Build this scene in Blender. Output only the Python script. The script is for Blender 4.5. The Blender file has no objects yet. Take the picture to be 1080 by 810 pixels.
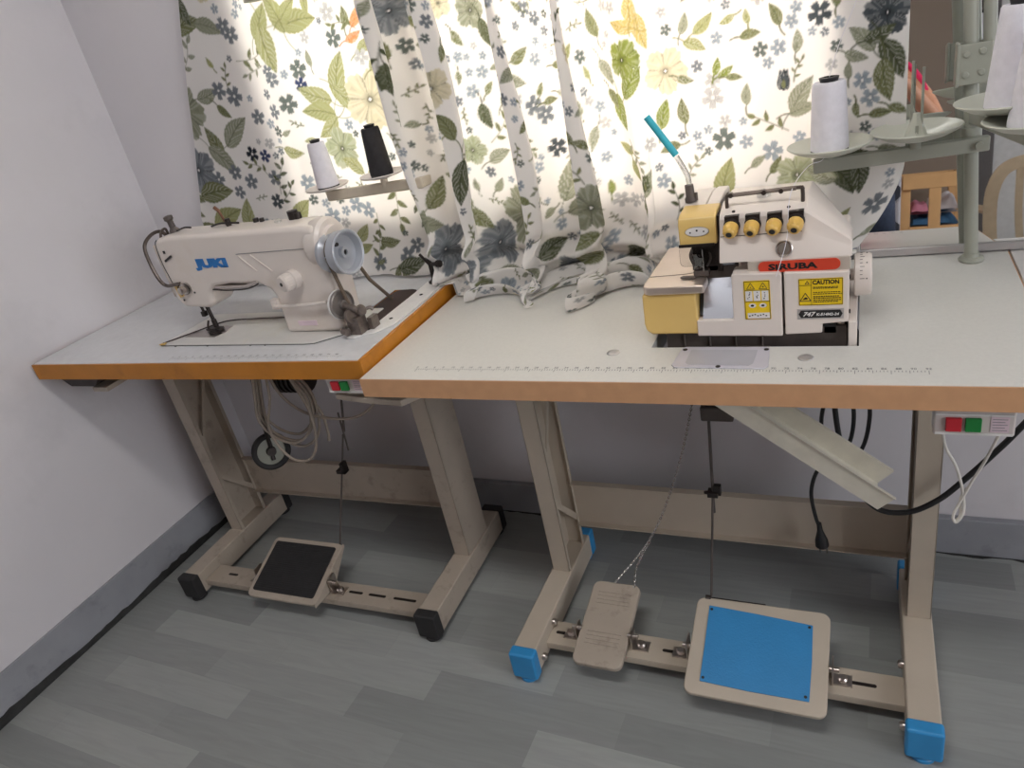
import bpy, bmesh, math, random
import numpy as np
from mathutils import Vector, Matrix, Euler
PI = math.pi
random.seed(4)
scene = bpy.context.scene
COL = scene.collection

# ------------------------------------------------------------------ materials
def lin(c):
    r = []
    for v in c[:3]:
        v = v / 255.0
        r.append(v / 12.92 if v <= 0.04045 else ((v + 0.055) / 1.055) ** 2.4)
    return (r[0], r[1], r[2], 1.0)

def mat(name, c, rough=0.5, metal=0.0, var=0.06, scale=30.0, bump=0.0, bscale=200.0, alpha=None, coat=0.0, trans=0.0, spec=0.5, dirt=None, dscale=8.0, damt=0.5):
    m = bpy.data.materials.new(name); m.use_nodes = True
    nt = m.node_tree; b = nt.nodes['Principled BSDF']
    b.inputs['Roughness'].default_value = rough
    b.inputs['Metallic'].default_value = metal
    b.inputs['Specular IOR Level'].default_value = spec
    b.inputs['Coat Weight'].default_value = coat
    b.inputs['Transmission Weight'].default_value = trans
    tc = nt.nodes.new('ShaderNodeTexCoord')
    no = nt.nodes.new('ShaderNodeTexNoise'); no.inputs['Scale'].default_value = scale; no.inputs['Detail'].default_value = 5
    nt.links.new(tc.outputs['Object'], no.inputs['Vector'])
    ra = nt.nodes.new('ShaderNodeMapRange'); ra.inputs['From Min'].default_value = .3; ra.inputs['From Max'].default_value = .7
    ra.inputs['To Min'].default_value = 1 - var; ra.inputs['To Max'].default_value = 1 + var
    nt.links.new(no.outputs['Fac'], ra.inputs['Value'])
    mx = nt.nodes.new('ShaderNodeMix'); mx.data_type = 'RGBA'; mx.blend_type = 'MULTIPLY'
    mx.inputs['Factor'].default_value = 1.0; mx.inputs['A'].default_value = lin(c)
    nt.links.new(ra.outputs['Result'], mx.inputs['B'])
    out = mx.outputs['Result']
    if dirt:
        n2 = nt.nodes.new('ShaderNodeTexNoise'); n2.inputs['Scale'].default_value = dscale; n2.inputs['Detail'].default_value = 8; n2.inputs['Roughness'].default_value = .65
        nt.links.new(tc.outputs['Object'], n2.inputs['Vector'])
        r2 = nt.nodes.new('ShaderNodeMapRange'); r2.inputs['From Min'].default_value = .55; r2.inputs['From Max'].default_value = .8
        r2.inputs['To Max'].default_value = damt
        nt.links.new(n2.outputs['Fac'], r2.inputs['Value'])
        m2 = nt.nodes.new('ShaderNodeMix'); m2.data_type = 'RGBA'; m2.inputs['B'].default_value = lin(dirt)
        nt.links.new(r2.outputs['Result'], m2.inputs['Factor']); nt.links.new(out, m2.inputs['A'])
        out = m2.outputs['Result']
    nt.links.new(out, b.inputs['Base Color'])
    if bump:
        n3 = nt.nodes.new('ShaderNodeTexNoise'); n3.inputs['Scale'].default_value = bscale; n3.inputs['Detail'].default_value = 4
        nt.links.new(tc.outputs['Object'], n3.inputs['Vector'])
        bu = nt.nodes.new('ShaderNodeBump'); bu.inputs['Strength'].default_value = bump; bu.inputs['Distance'].default_value = .002
        nt.links.new(n3.outputs['Fac'], bu.inputs['Height']); nt.links.new(bu.outputs['Normal'], b.inputs['Normal'])
    return m

M = dict(
    wall=mat('wall_paint', (219, 216, 220), .85, var=.03, scale=2.5, bump=.5, bscale=28, dirt=(172, 170, 174), dscale=2.2, damt=.35),
    taupe=mat('taupe_paint', (150, 134, 120), .85, var=.03, scale=2),
    ceil=mat('ceiling_paint', (215, 210, 205), .9, var=.02, scale=2),
    band=mat('grey_skirting_paint', (150, 152, 158), .7, var=.08, scale=9, bump=.4, bscale=40, dirt=(95, 98, 103), dscale=14, damt=.6),
    seam=mat('dark_floor_edge', (52, 52, 52), .9, var=.3, scale=30),
    laminate=mat('white_laminate', (214, 213, 208), .32, var=.025, scale=160, bump=.12, bscale=900, spec=.45),
    laminate2=mat('pale_blue_laminate', (216, 217, 220), .22, var=.03, scale=60, bump=.05, bscale=500, spec=.5, dirt=(188, 190, 192), dscale=6, damt=.4),
    tan=mat('tan_edge', (205, 158, 118), .5, var=.05, scale=40),
    orange=mat('orange_edge', (190, 122, 30), .45, var=.10, scale=14, dirt=(120, 66, 12), dscale=9, damt=.6),
    under=mat('board_underside', (120, 108, 96), .8),
    putty=mat('putty_enamel', (190, 178, 162), .42, var=.04, scale=12, bump=.1, bscale=300),
    putty2=mat('grey_putty_enamel', (176, 164, 150), .42, var=.05, scale=12, bump=.1, bscale=300, dirt=(90, 72, 58), dscale=22, damt=.55),
    white=mat('machine_white', (226, 216, 208), .3, var=.02, scale=8, coat=.2),
    juki=mat('aged_machine_white', (224, 215, 208), .32, var=.03, scale=7, coat=.2, dirt=(196, 178, 150), dscale=7, damt=.4),
    yellow=mat('cream_yellow_plastic', (224, 190, 116), .35, var=.03, scale=9, coat=.15),
    knob=mat('golden_knob_plastic', (222, 182, 96), .35, var=.05, scale=60),
    steel=mat('brushed_steel', (200, 192, 186), .28, 1.0, var=.06, scale=50),
    plate=mat('satin_cloth_plate', (214, 200, 190), .33, .85, var=.04, scale=20),
    chrome=mat('chrome', (205, 203, 200), .15, 1.0, var=.03),
    dark=mat('dark_metal', (58, 52, 50), .4, .6, var=.2, scale=60),
    dgrey=mat('oily_dark_grey', (92, 84, 80), .5, .2, var=.2, scale=30),
    black=mat('black_plastic', (30, 30, 32), .5, var=.1),
    rubber=mat('black_rubber', (38, 37, 38), .7, var=.15, scale=60),
    blue=mat('blue_plastic', (52, 144, 204), .4, var=.05, scale=20),
    bluemat=mat('blue_treadle_mat', (48, 136, 196), .42, var=.06, scale=9, bump=.25, bscale=260),
    cyan=mat('turquoise_sleeve', (70, 190, 208), .35),
    clear=mat('clear_plastic', (235, 238, 238), .08, trans=.92, var=.0),
    grey=mat('grey_green_enamel', (158, 160, 148), .4, var=.03, scale=12),
    dish=mat('pale_plastic_dish', (200, 202, 190), .35, var=.02),
    beigebar=mat('beige_bar', (205, 194, 176), .4),
    thread=mat('white_thread', (236, 234, 242), .8, var=.04, scale=80, bump=.6, bscale=700),
    warmthread=mat('cream_thread', (240, 236, 224), .8, var=.04, scale=80, bump=.6, bscale=700),
    bthread=mat('black_thread', (44, 42, 44), .8, var=.2, scale=80, bump=.6, bscale=700),
    alu=mat('aluminium', (196, 194, 194), .35, .7, var=.03),
    belt=mat('worn_belt', (112, 98, 84), .7, var=.12, scale=60),
    red=mat('red_plastic', (196, 40, 52), .4), green=mat('green_plastic', (26, 132, 60), .4),
    badge=mat('red_badge', (214, 72, 48), .4), badgeplate=mat('badge_metal', (206, 196, 184), .35, .3),
    sticker=mat('yellow_sticker', (236, 200, 30), .45, var=.02), ink=mat('black_ink', (34, 30, 28), .5),
    inkgrey=mat('grey_ink', (128, 128, 130), .6), jblue=mat('blue_ink', (26, 116, 190), .4),
    pale=mat('pale_paper', (226, 224, 222), .5), pinkish=mat('pink_label', (226, 205, 214), .5),
    boxwhite=mat('switch_box_plastic', (214, 206, 202), .4), cord=mat('grey_cord', (150, 138, 126), .5),
    wcord=mat('white_cord', (226, 222, 214), .5), chute=mat('cream_chute', (226, 220, 204), .4),
    skin=mat('skin', (206, 150, 120), .5, var=.05, scale=20, spec=.35), pink=mat('hot_pink_knit', (226, 40, 96), .8, var=.06, scale=60),
    hair=mat('dark_hair', (34, 26, 24), .5, var=.2, scale=90), denim=mat('dark_denim', (52, 62, 84), .85, var=.15, scale=80),
    pine=mat('pine_wood', (224, 176, 122), .5, var=.08, scale=6), chair=mat('beige_chair_plastic', (196, 176, 148), .4),
    quilt_dark=mat('charcoal_patch', (62, 64, 74), .9), cloth_blue=mat('blue_cloth', (70, 118, 160), .9, var=.25, scale=30),
    cloth_pink=mat('pink_cloth', (226, 150, 178), .9), cloth_white=mat('white_cloth', (214, 212, 220), .9, var=.06, scale=20),
    doorpaint=mat('door_paint', (206, 206, 206), .5), doordark=mat('dark_door_frame', (96, 92, 92), .6),
    maroon=mat('dark_belt_slot', (52, 32, 30), .6), lens=mat('lens_glass', (120, 112, 104), .15, var=.05),
    patina=mat('oily_bed', (216, 214, 210), .3, var=.04, scale=20, dirt=(190, 180, 150), dscale=20, damt=.4),
    shield=mat('thin_clear_shield', (240, 240, 240), .05, trans=1.0, var=0),
    winderm=mat('tarnished_steel', (128, 118, 112), .35, .75, var=.25, scale=70),
    recess=mat('recessed_grey', (188, 188, 196), .4, .2, var=.02),
    platelav2=mat('bright_guard_plate', (206, 210, 222), .22, .85, var=.04), gunmetal=mat('gunmetal_bar', (110, 100, 94), .3, .9),
    platelav=mat('pale_grey_plate', (206, 204, 214), .35, .2, var=.02),
    phone=mat('phone_glass', (22, 22, 26), .15),
)

# ------------------------------------------------------------------ mesh helpers
def box(bm, x0, x1, y0, y1, z0, z1):
    v = [bm.verts.new(p) for p in ((x0,y0,z0),(x1,y0,z0),(x1,y1,z0),(x0,y1,z0),(x0,y0,z1),(x1,y0,z1),(x1,y1,z1),(x0,y1,z1))]
    for f in ((0,3,2,1),(4,5,6,7),(0,1,5,4),(1,2,6,5),(2,3,7,6),(3,0,4,7)):
        bm.faces.new([v[i] for i in f])
    return v

def frame(d):
    d = Vector(d).normalized()
    a = Vector((0,0,1)) if abs(d.z) < .9 else Vector((1,0,0))
    u = d.cross(a).normalized(); return u, d.cross(u).normalized(), d

def cyl(bm, p, q, r, r2=None, seg=20, caps=True):
    p = Vector(p); q = Vector(q); r2 = r if r2 is None else r2
    u, w, d = frame(q - p); A = []; Bv = []
    for i in range(seg):
        a = 2*PI*i/seg; o = u*math.cos(a) + w*math.sin(a)
        A.append(bm.verts.new(p + o*r)); Bv.append(bm.verts.new(q + o*r2))
    for i in range(seg):
        j = (i+1) % seg; bm.faces.new((A[i], A[j], Bv[j], Bv[i]))
    if caps:
        bm.faces.new(A[::-1]); bm.faces.new(Bv)

def lathe(bm, prof, c=(0,0,0), d=(0,0,1), seg=36, a0=0, a1=2*PI):
    c = Vector(c); u, w, d = frame(d); rings = []
    for r, h in prof:
        if r < 1e-6: rings.append([bm.verts.new(c + d*h)])
        else: rings.append([bm.verts.new(c + d*h + (u*math.cos(2*PI*i/seg) + w*math.sin(2*PI*i/seg))*r) for i in range(seg)])
    for a, b in zip(rings, rings[1:]):
        for i in range(seg):
            j = (i+1) % seg
            if len(a) == 1 and len(b) == 1: continue
            if len(a) == 1: bm.faces.new((a[0], b[j], b[i]))
            elif len(b) == 1: bm.faces.new((a[i], a[j], b[0]))
            else: bm.faces.new((a[i], a[j], b[j], b[i]))

def catmull(pts, n=8, closed=False):
    P = [Vector(p) for p in pts]
    if len(P) < 3: return P
    out = []
    m = len(P)
    for i in range(m - (0 if closed else 1)):
        if closed: a, b, c, d = P[(i-1) % m], P[i], P[(i+1) % m], P[(i+2) % m]
        else: a, b, c, d = P[max(i-1,0)], P[i], P[i+1], P[min(i+2,m-1)]
        for k in range(n):
            t = k/n
            out.append(.5*((2*b) + (c-a)*t + (2*a-5*b+4*c-d)*t*t + (3*b-a-3*c+d)*t**3))
    if not closed: out.append(P[-1])
    return out

def tube(bm, pts, r, seg=10, closed=False, smooth=8):
    P = catmull(pts, smooth, closed) if smooth else [Vector(p) for p in pts]
    n = len(P); rings = []; pu = None
    for i in range(n):
        if closed: t = P[(i+1) % n] - P[i-1]
        else: t = P[min(i+1,n-1)] - P[max(i-1,0)]
        if t.length < 1e-9: t = Vector((0,0,1))
        t.normalize()
        if pu is None: pu = frame(t)[0]
        pu = (pu - t*pu.dot(t)).normalized(); w = t.cross(pu)
        rr = r[i*(len(r)-1)//max(n-1,1)] if isinstance(r, (list, tuple)) else r
        rings.append([bm.verts.new(P[i] + (pu*math.cos(2*PI*k/seg) + w*math.sin(2*PI*k/seg))*rr) for k in range(seg)])
    R = rings + ([rings[0]] if closed else [])
    for a, b in zip(R, R[1:]):
        for k in range(seg):
            j = (k+1) % seg; bm.faces.new((a[k], a[j], b[j], b[k]))
    if not closed:
        bm.faces.new(rings[0][::-1]); bm.faces.new(rings[-1])

def prism(bm, poly, axis, a, b):
    def P(u, v, t):
        return (t,u,v) if axis == 'x' else (u,t,v) if axis == 'y' else (u,v,t)
    A = [bm.verts.new(P(u,v,a)) for u, v in poly]; Bv = [bm.verts.new(P(u,v,b)) for u, v in poly]
    n = len(poly)
    bm.faces.new(A); bm.faces.new(Bv[::-1])
    for i in range(n):
        j = (i+1) % n; bm.faces.new((A[j], A[i], Bv[i], Bv[j]))

def rrect(x0, x1, y0, y1, r, n=5):
    out = []
    for cx, cy, a0 in ((x1-r, y1-r, 0), (x0+r, y1-r, PI/2), (x0+r, y0+r, PI), (x1-r, y0+r, 1.5*PI)):
        for k in range(n+1):
            a = a0 + PI/2*k/n; out.append((cx + r*math.cos(a), cy + r*math.sin(a)))
    return out

def ellipse(cx, cy, rx, ry, n=32):
    return [(cx + rx*math.cos(2*PI*k/n), cy + ry*math.sin(2*PI*k/n)) for k in range(n)]

ROOT = {}
def finish(me, m):
    me.materials.append(m)

def obj(name, bm, m, parent=None, bevel=0, seg=3, local=False, angle=35, flat=False):
    """links the bmesh as one mesh; shapes are given in room coordinates unless local"""
    bmesh.ops.recalc_face_normals(bm, faces=bm.faces)
    if parent is not None and not local:
        bm.transform(Matrix.Translation(-ROOT[parent.name]))
    base = None
    if parent is None and not local:
        xs = [v.co.x for v in bm.verts]; ys = [v.co.y for v in bm.verts]; zs = [v.co.z for v in bm.verts]
        base = Vector(((min(xs)+max(xs))/2, (min(ys)+max(ys))/2, min(zs)))
        bm.transform(Matrix.Translation(-base))
    me = bpy.data.meshes.new(name); bm.to_mesh(me); bm.free()
    finish(me, m)
    if not flat:
        me.shade_smooth(); me.set_sharp_from_angle(angle=math.radians(angle))
    o = bpy.data.objects.new(name, me); COL.objects.link(o)
    if parent is not None:
        o.parent = parent; ROOT[o.name] = ROOT[parent.name]
    else:
        if base is not None: o.location = base
        ROOT[o.name] = base if base is not None else Vector((0,0,0))
    if bevel:
        mod = o.modifiers.new('bevel', 'BEVEL'); mod.width = bevel; mod.segments = seg; mod.limit_method = 'ANGLE'
        mod.angle_limit = math.radians(40); mod.harden_normals = True
    return o

def tag(o, label, cat, group=None):
    o['label'] = label; o['category'] = cat
    if group: o['group'] = group
    return o

def thing(name, label, cat, loc, group=None, rz=0.0):
    o = bpy.data.objects.new(name, None); COL.objects.link(o)
    o.location = loc; o.rotation_euler = (0,0,rz); o.empty_display_size = .05
    ROOT[o.name] = Vector(loc)
    return tag(o, label, cat, group)

def struct(o):
    o['kind'] = 'structure'; return o

def N(): return bmesh.new()

def one(name, m, parent, fn, **kw):
    bm = N(); fn(bm); return obj(name, bm, m, parent, **kw)

def copy_tree(o, parent=None):
    c = o.copy(); COL.objects.link(c); c.parent = parent
    for ch in list(o.children): copy_tree(ch, c)
    return c

def add_text(bm, s, size, origin, right=(1,0,0), up=(0,0,1), extrude=.0002, shear=0.0, width=None, align='LEFT', weight=0.0):
    cu = bpy.data.curves.new('t', 'FONT'); cu.body = s; cu.size = size; cu.extrude = extrude; cu.shear = shear
    cu.offset = weight; cu.align_x = align; cu.resolution_u = 2
    o = bpy.data.objects.new('t', cu); COL.objects.link(o)
    bpy.context.view_layer.update()
    me = bpy.data.meshes.new_from_object(o.evaluated_get(bpy.context.evaluated_depsgraph_get()))
    bpy.data.objects.remove(o); bpy.data.curves.remove(cu)
    R = Vector(right).normalized(); U = Vector(up).normalized(); Nn = R.cross(U)
    sx = 1.0
    if width:
        xs = [v.co.x for v in me.vertices]; w = max(xs) - min(xs); sx = width / w if w > 0 else 1
    mtx = Matrix((R*sx, U, Nn)).transposed().to_4x4(); mtx.translation = Vector(origin)
    me.transform(mtx); bm.from_mesh(me); bpy.data.meshes.remove(me)
# ------------------------------------------------------------------ room shell
XR, YF, ZC = 4.3, -4.2, 2.7
WY = 0.025                                   # face of the window wall
def S(name, m, fn, **kw): return struct(one(name, m, None, fn, **kw))

def floor_mat():
    m = bpy.data.materials.new('vinyl_planks'); m.use_nodes = True; nt = m.node_tree; b = nt.nodes['Principled BSDF']
    tc = nt.nodes.new('ShaderNodeTexCoord')
    mp = nt.nodes.new('ShaderNodeMapping'); mp.inputs['Rotation'].default_value = (0,0,.02); mp.inputs['Location'].default_value = (.165,.057,0)
    nt.links.new(tc.outputs['Object'], mp.inputs['Vector'])
    br = nt.nodes.new('ShaderNodeTexBrick')
    br.inputs['Scale'].default_value = 1; br.inputs['Brick Width'].default_value = .46; br.inputs['Row Height'].default_value = .088
    br.inputs['Mortar Size'].default_value = .0003; br.inputs['Mortar Smooth'].default_value = .3; br.offset = .37; br.offset_frequency = 2
    br.inputs['Color1'].default_value = lin((133, 136, 135)); br.inputs['Color2'].default_value = lin((160, 163, 161)); br.inputs['Mortar'].default_value = lin((140, 143, 141))
    br.inputs['Bias'].default_value = .15
    nt.links.new(mp.outputs['Vector'], br.inputs['Vector'])
    ms = nt.nodes.new('ShaderNodeMapping'); ms.inputs['Scale'].default_value = (1.6, 16, 1)
    nt.links.new(tc.outputs['Object'], ms.inputs['Vector'])
    no = nt.nodes.new('ShaderNodeTexNoise'); no.inputs['Scale'].default_value = 3; no.inputs['Detail'].default_value = 6; no.inputs['Distortion'].default_value = 1.6
    nt.links.new(ms.outputs['Vector'], no.inputs['Vector'])
    ra = nt.nodes.new('ShaderNodeMapRange'); ra.inputs['From Min'].default_value = .3; ra.inputs['From Max'].default_value = .7; ra.inputs['To Min'].default_value = .93; ra.inputs['To Max'].default_value = 1.05
    nt.links.new(no.outputs['Fac'], ra.inputs['Value'])
    mx = nt.nodes.new('ShaderNodeMix'); mx.data_type = 'RGBA'; mx.blend_type = 'MULTIPLY'; mx.inputs['Factor'].default_value = 1
    nt.links.new(br.outputs['Color'], mx.inputs['A']); nt.links.new(ra.outputs['Result'], mx.inputs['B'])
    nt.links.new(mx.outputs['Result'], b.inputs['Base Color'])
    b.inputs['Roughness'].default_value = .5; b.inputs['Specular IOR Level'].default_value = .35
    return m

S('floor', floor_mat(), lambda bm: box(bm, -.1, XR+.1, YF-.1, .35, -.06, 0))
S('ceiling', M['ceil'], lambda bm: box(bm, -.1, XR+.1, YF-.1, .35, ZC, ZC+.06))
S('wall_left', M['wall'], lambda bm: box(bm, -.1, 0, YF-.1, .35, 0, ZC))
# window wall: opening for the window, and a recess right of it where the mirror leans
W0, W1, WZ0, WZ1, RX1 = .585, 1.93, .955, 2.1, 3.0
def wallback(bm):
    box(bm, -.1, XR, WY, .35, 0, .757)
    box(bm, -.1, W0, WY, .35, .757, ZC)
    box(bm, W0, W1, WY, .35, .757, WZ0); box(bm, W0, W1, WY, .35, WZ1, ZC)
    box(bm, W1, 1.965, WY, .35, .757, ZC)
    box(bm, 1.965, RX1, .14, .35, .757, ZC); box(bm, 1.965, RX1, WY, .14, 2.0, ZC)
    box(bm, RX1, XR, WY, .35, .757, ZC)
S('wall_back', M['wall'], wallback)
# right wall with the daylight opening, and the far wall seen in the mirror
RW = (-3.0, -1.0, .75, 2.15)
def wallright(bm):
    a, b, c, d = RW
    box(bm, XR, XR+.12, YF, a, 0, ZC); box(bm, XR, XR+.12, b, .35, 0, ZC)
    box(bm, XR, XR+.12, a, b, 0, c); box(bm, XR, XR+.12, a, b, d, ZC)
S('wall_right', M['wall'], wallright)
S('wall_front', M['taupe'], lambda bm: box(bm, -.1, XR+.1, YF-.1, YF, 0, ZC))
def skirt(bm):
    n = 160; rnd = random.Random(3)
    for i in range(n):
        pass
    box(bm, .012, XR, .006, WY, 0, .104)
S('baseboard_back', M['band'], skirt, bevel=.003)
S('baseboard_left', M['band'], lambda bm: box(bm, 0, .008, YF, .024, 0, .126), bevel=.002)
def gap(bm):      # ragged dark line where the floor sheet stops short of the wall
    rnd = random.Random(8); pts = []; y = -2.6
    while y < .0:
        pts.append((y, .026 + .005*math.sin(y*3.1) + .004*math.sin(y*11) + rnd.uniform(-.003, .003))); y += .02
    prism(bm, [(pts[-1][0], 0), (pts[0][0], 0)] + pts, 'x', .008, .0105)
S('trim_1', M['seam'], gap)
def gap2(bm):
    rnd = random.Random(5); pts = []; x = .02
    while x < 2.9:
        pts.append((x, .0045 - rnd.choice((0, .001, .004, .007)) )); x += .02
    prism(bm, [(pts[-1][0], .006), (pts[0][0], .006)] + pts, 'z', 0, .0015)
S('trim_2', M['seam'], gap2)
# window frame with sash bars, behind the curtains
def win(bm):
    f = .035; y0, y1 = .14, .18
    box(bm, W0, W0+f, y0, y1, WZ0, WZ1); box(bm, W1-f, W1, y0, y1, WZ0, WZ1)
    box(bm, W0, W1, y0, y1, WZ0, WZ0+f); box(bm, W0, W1, y0, y1, WZ1-f, WZ1)
    xm = (W0+W1)/2; box(bm, xm-.02, xm+.02, y0, y1, WZ0, WZ1)
wf = S('window_1', M['alu'], win)
def pane(bm):
    box(bm, W0+.03, W1-.03, .158, .162, WZ0+.03, WZ1-.03)
M['glass'] = mat('window_glass', (250,252,252), .02, trans=1.0, var=0)
one('pane', M['glass'], wf, pane)
def win2(bm):
    a, b, c, d = RW; x0, x1 = XR+.03, XR+.08
    for y in (a, (a+b)/2-.02, b-.04): box(bm, x0, x1, y, y+.04, c, d)
    box(bm, x0, x1, a, b, c, c+.04); box(bm, x0, x1, a, b, d-.04, d)
S('window_2', M['alu'], win2)
def drs(bm):
    box(bm, 2.76, 3.55, YF, YF+.035, 0, 2.02)
d1 = S('door_1', M['doorpaint'], drs, bevel=.004)
def drf(bm):
    box(bm, 2.66, 2.76, YF, YF+.05, 0, 2.1); box(bm, 3.55, 3.65, YF, YF+.05, 0, 2.1); box(bm, 2.66, 3.65, YF, YF+.05, 2.02, 2.1)
one('door_frame', M['doordark'], d1, drf)
one('door_handle', M['chrome'], d1, lambda bm: (cyl(bm, (3.48, YF+.03, 1.0), (3.48, YF+.09, 1.0), .012), tube(bm, [(3.48, YF+.085, 1.0), (3.38, YF+.085, 1.0)], .009, smooth=0)))

# ------------------------------------------------------------------ sewing tables
FW, FH, FZ = .056, .068, .015
def ruler(bm, x0, x1, y, z, step=.005, flip=False):
    n = int((x1-x0)/step)
    for i in range(n+1):
        x = x0 + i*step; L = .011 if i % 10 == 0 else .008 if i % 5 == 0 else .0045
        box(bm, x-.00045, x+.00045, y-L, y, z, z+.0003)
    for i in range(0, n+1, 4):
        add_text(bm, str(i//4*2+2), .0085, (x0+i*step-.004, y+.003, z+.0003), right=(1,0,0), up=(0,1,0), extrude=.0001)

def c_leg(root, x, opening, y0=-.305, y1=-.185, z0=FZ+FH, z1=.70, m=None, g=.045):
    """folded sheet-metal upright: two flanges and a web, open on one side"""
    def f(bm):
        xa, xb = x, x+g; t = .003
        wx = xa if opening > 0 else xb-t
        box(bm, xa, xb, y0, y0+t, z0, z1); box(bm, wx, wx+t, y0, y1, z0, z1); box(bm, xa, xb, y1-t, y1, z0, z1)
        lip = xb-t if opening > 0 else xa
        box(bm, lip, lip+t, y0, y0+.012, z0, z1); box(bm, lip, lip+t, y1-.012, y1, z0, z1)
    leg = obj('leg', (lambda b: (f(b), b)[1])(N()), m, root, bevel=.0012, seg=2)
    def br(bm):
        xs = x+g-.006 if opening > 0 else x+.003
        for za, zb in ((.17, .30), (.40, .62)):
            d = Vector((0, y1-y0-.006, (zb-za) if za > .3 else -(zb-za)))
            p = Vector((xs, y0+.003, za if za > .3 else zb)); q = p + d
            w = .016
            v = [bm.verts.new(a) for a in ((p.x,p.y,p.z-w),(q.x,q.y,q.z-w),(q.x,q.y,q.z+w*.4),(p.x,p.y,p.z+w*.4),
                 (p.x+.003,p.y,p.z-w),(q.x+.003,q.y,q.z-w),(q.x+.003,q.y,q.z+w*.4),(p.x+.003,p.y,p.z+w*.4))]
            for ff in ((0,1,2,3),(7,6,5,4),(0,4,5,1),(1,5,6,2),(2,6,7,3),(3,7,4,0)): bm.faces.new([v[i] for i in ff])
    one('brace', m, leg, br)
    def top(bm):
        box(bm, x-.004, x+g+.004, -.50, -.06, z1, z1+.012)
    one('bracket', m, leg, top)
    return leg

def foot(root, x, y0, y1, m, capm, pad=True):
    f = one('foot', m, root, lambda bm: box(bm, x, x+FW, y0+.012, y1-.012, FZ, FZ+FH), bevel=.004)
    for a, b, s in ((y0, y0+.03, -1), (y1-.03, y1, 1)):
        def c(bm):
            box(bm, x-.003, x+FW+.003, a, b, FZ-.003, FZ+FH+.003)
        cp = one('end_cap', capm, f, c, bevel=.006)
        yy = (a+b)/2 + (.008 if s < 0 else -.008)
        one('levelling_pad', capm if capm is M['rubber'] else capm, cp, lambda bm: lathe(bm, [(0,0),(.022,0),(.022,.006),(.014,.014),(.012,FZ+.002),(0,FZ+.002)], (x+FW/2, yy, 0.0005)))
    return f

def screw(bm, p, d, r=.005, h=.004):
    lathe(bm, [(0,h),(r*.7,h),(r,h*.6),(r,0)], p, d, 14)

# ---- right table
RT = thing('sewing_table', 'white laminate sewing table with a tan edge, holding the overlock machine', 'sewing table', (1.70, -.30, 0))
TX0, TX1, TY0, TY1, TH, TT = 1.071, 2.248, -.531, .012, .760, .041
CX0, CX1, CY0, CY1 = 1.645, 1.990, -.398, -.120         # cut-out for the machine
def frame_slab(bm, x0,x1,y0,y1,z0,z1, h):
    a, b, c, d = h
    box(bm, x0, a, y0, y1, z0, z1); box(bm, b, x1, y0, y1, z0, z1)
    box(bm, a, b, y0, c, z0, z1); box(bm, a, b, d, y1, z0, z1)
top = one('tabletop', M['laminate'], RT, lambda bm: frame_slab(bm, TX0+.002, TX1-.002, TY0+.002, TY1-.002, TH-TT, TH, (CX0, CX1, CY0, CY1)))
def edge(bm):
    e = .0025
    box(bm, TX0, TX1, TY0, TY0+e, TH-TT, TH-.0008); box(bm, TX0, TX1, TY1-e, TY1, TH-TT, TH-.0008)
    box(bm, TX0, TX0+e, TY0+e, TY1-e, TH-TT, TH-.0008); box(bm, TX1-e, TX1, TY0+e, TY1-e, TH-TT, TH-.0008)
one('edge_band', M['tan'], top, edge)
one('ruler_print', M['inkgrey'], top, lambda bm: ruler(bm, 1.185, 2.088, -.484, TH))
for cx, cy in ((1.578, -.418), (1.912, -.441)):
    one('hole_cap', M['dgrey'] if False else M['alu'], top, lambda bm: lathe(bm, [(0,.0022),(.009,.0022),(.0115,.0015),(.0125,0)], (cx, cy, TH)))
def tray(bm):
    prism(bm, [(1.704,-.478),(1.851,-.482),(1.857,-.474),(1.853,-.408),(1.846,-.402),(1.709,-.400),(1.703,-.406),(1.697,-.470)], 'z', TH, TH+.0022)
tr = one('finger_plate', M['platelav'], top, tray, bevel=.001, seg=2)
one('recess', M['recess'], tr, lambda bm: prism(bm, [(1.727,-.470),(1.826,-.472),(1.832,-.464),(1.834,-.415),(1.721,-.413),(1.720,-.462)], 'z', TH+.0018, TH+.0026))
for p in ((1.710,-.412),(1.848,-.413),(1.777,-.476)):
    one('screw', M['dark'], tr, lambda bm: screw(bm, (p[0],p[1],TH+.0022), (0,0,1), .0042, .0012))
for fx in (1.2834, 2.0776):
    foot(RT, fx, -.5875, -.1306, M['putty'], M['blue'])
c_leg(RT, 1.290, 1, m=M['putty']); c_leg(RT, 2.086, -1, m=M['putty'])
def beam(bm):
    box(bm, 1.334, 2.088, -.190, -.187, .152, .282); box(bm, 1.334, 2.088, -.206, -.190, .152, .155); box(bm, 1.334, 2.088, -.206, -.190, .279, .282)
one('back_beam', M['putty'], RT, beam)
def rail_fn(x0, x1, y0, y1):
    def f(bm):
        box(bm, x0, x1, y0, y1, .047, .050); box(bm, x0, x1, y0, y0+.003, .032, .047); box(bm, x0, x1, y1-.003, y1, .032, .047)
    return f
rail = one('treadle_rail', M['putty'], RT, rail_fn(1.3394, 2.078, -.507, -.438), bevel=.001, seg=2)
for a, b in ((1.352, 1.385), (1.54, 1.575), (1.605, 1.665), (1.96, 2.03)):
    one('slot', M['dark'], rail, lambda bm: prism(bm, rrect(a, b, -.476, -.468, .0039, 3), 'z', .0498, .0508))
for x, y, z in ((1.3394, -.455, .063), (1.3394, -.535, .035), (2.0776, -.42, .066), (2.0776, -.54, .036)):
    one('bolt', M['steel'], rail, lambda bm: screw(bm, (x, y, z), (1 if x < 2 else -1, 0, 0), .009, .010))

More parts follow.
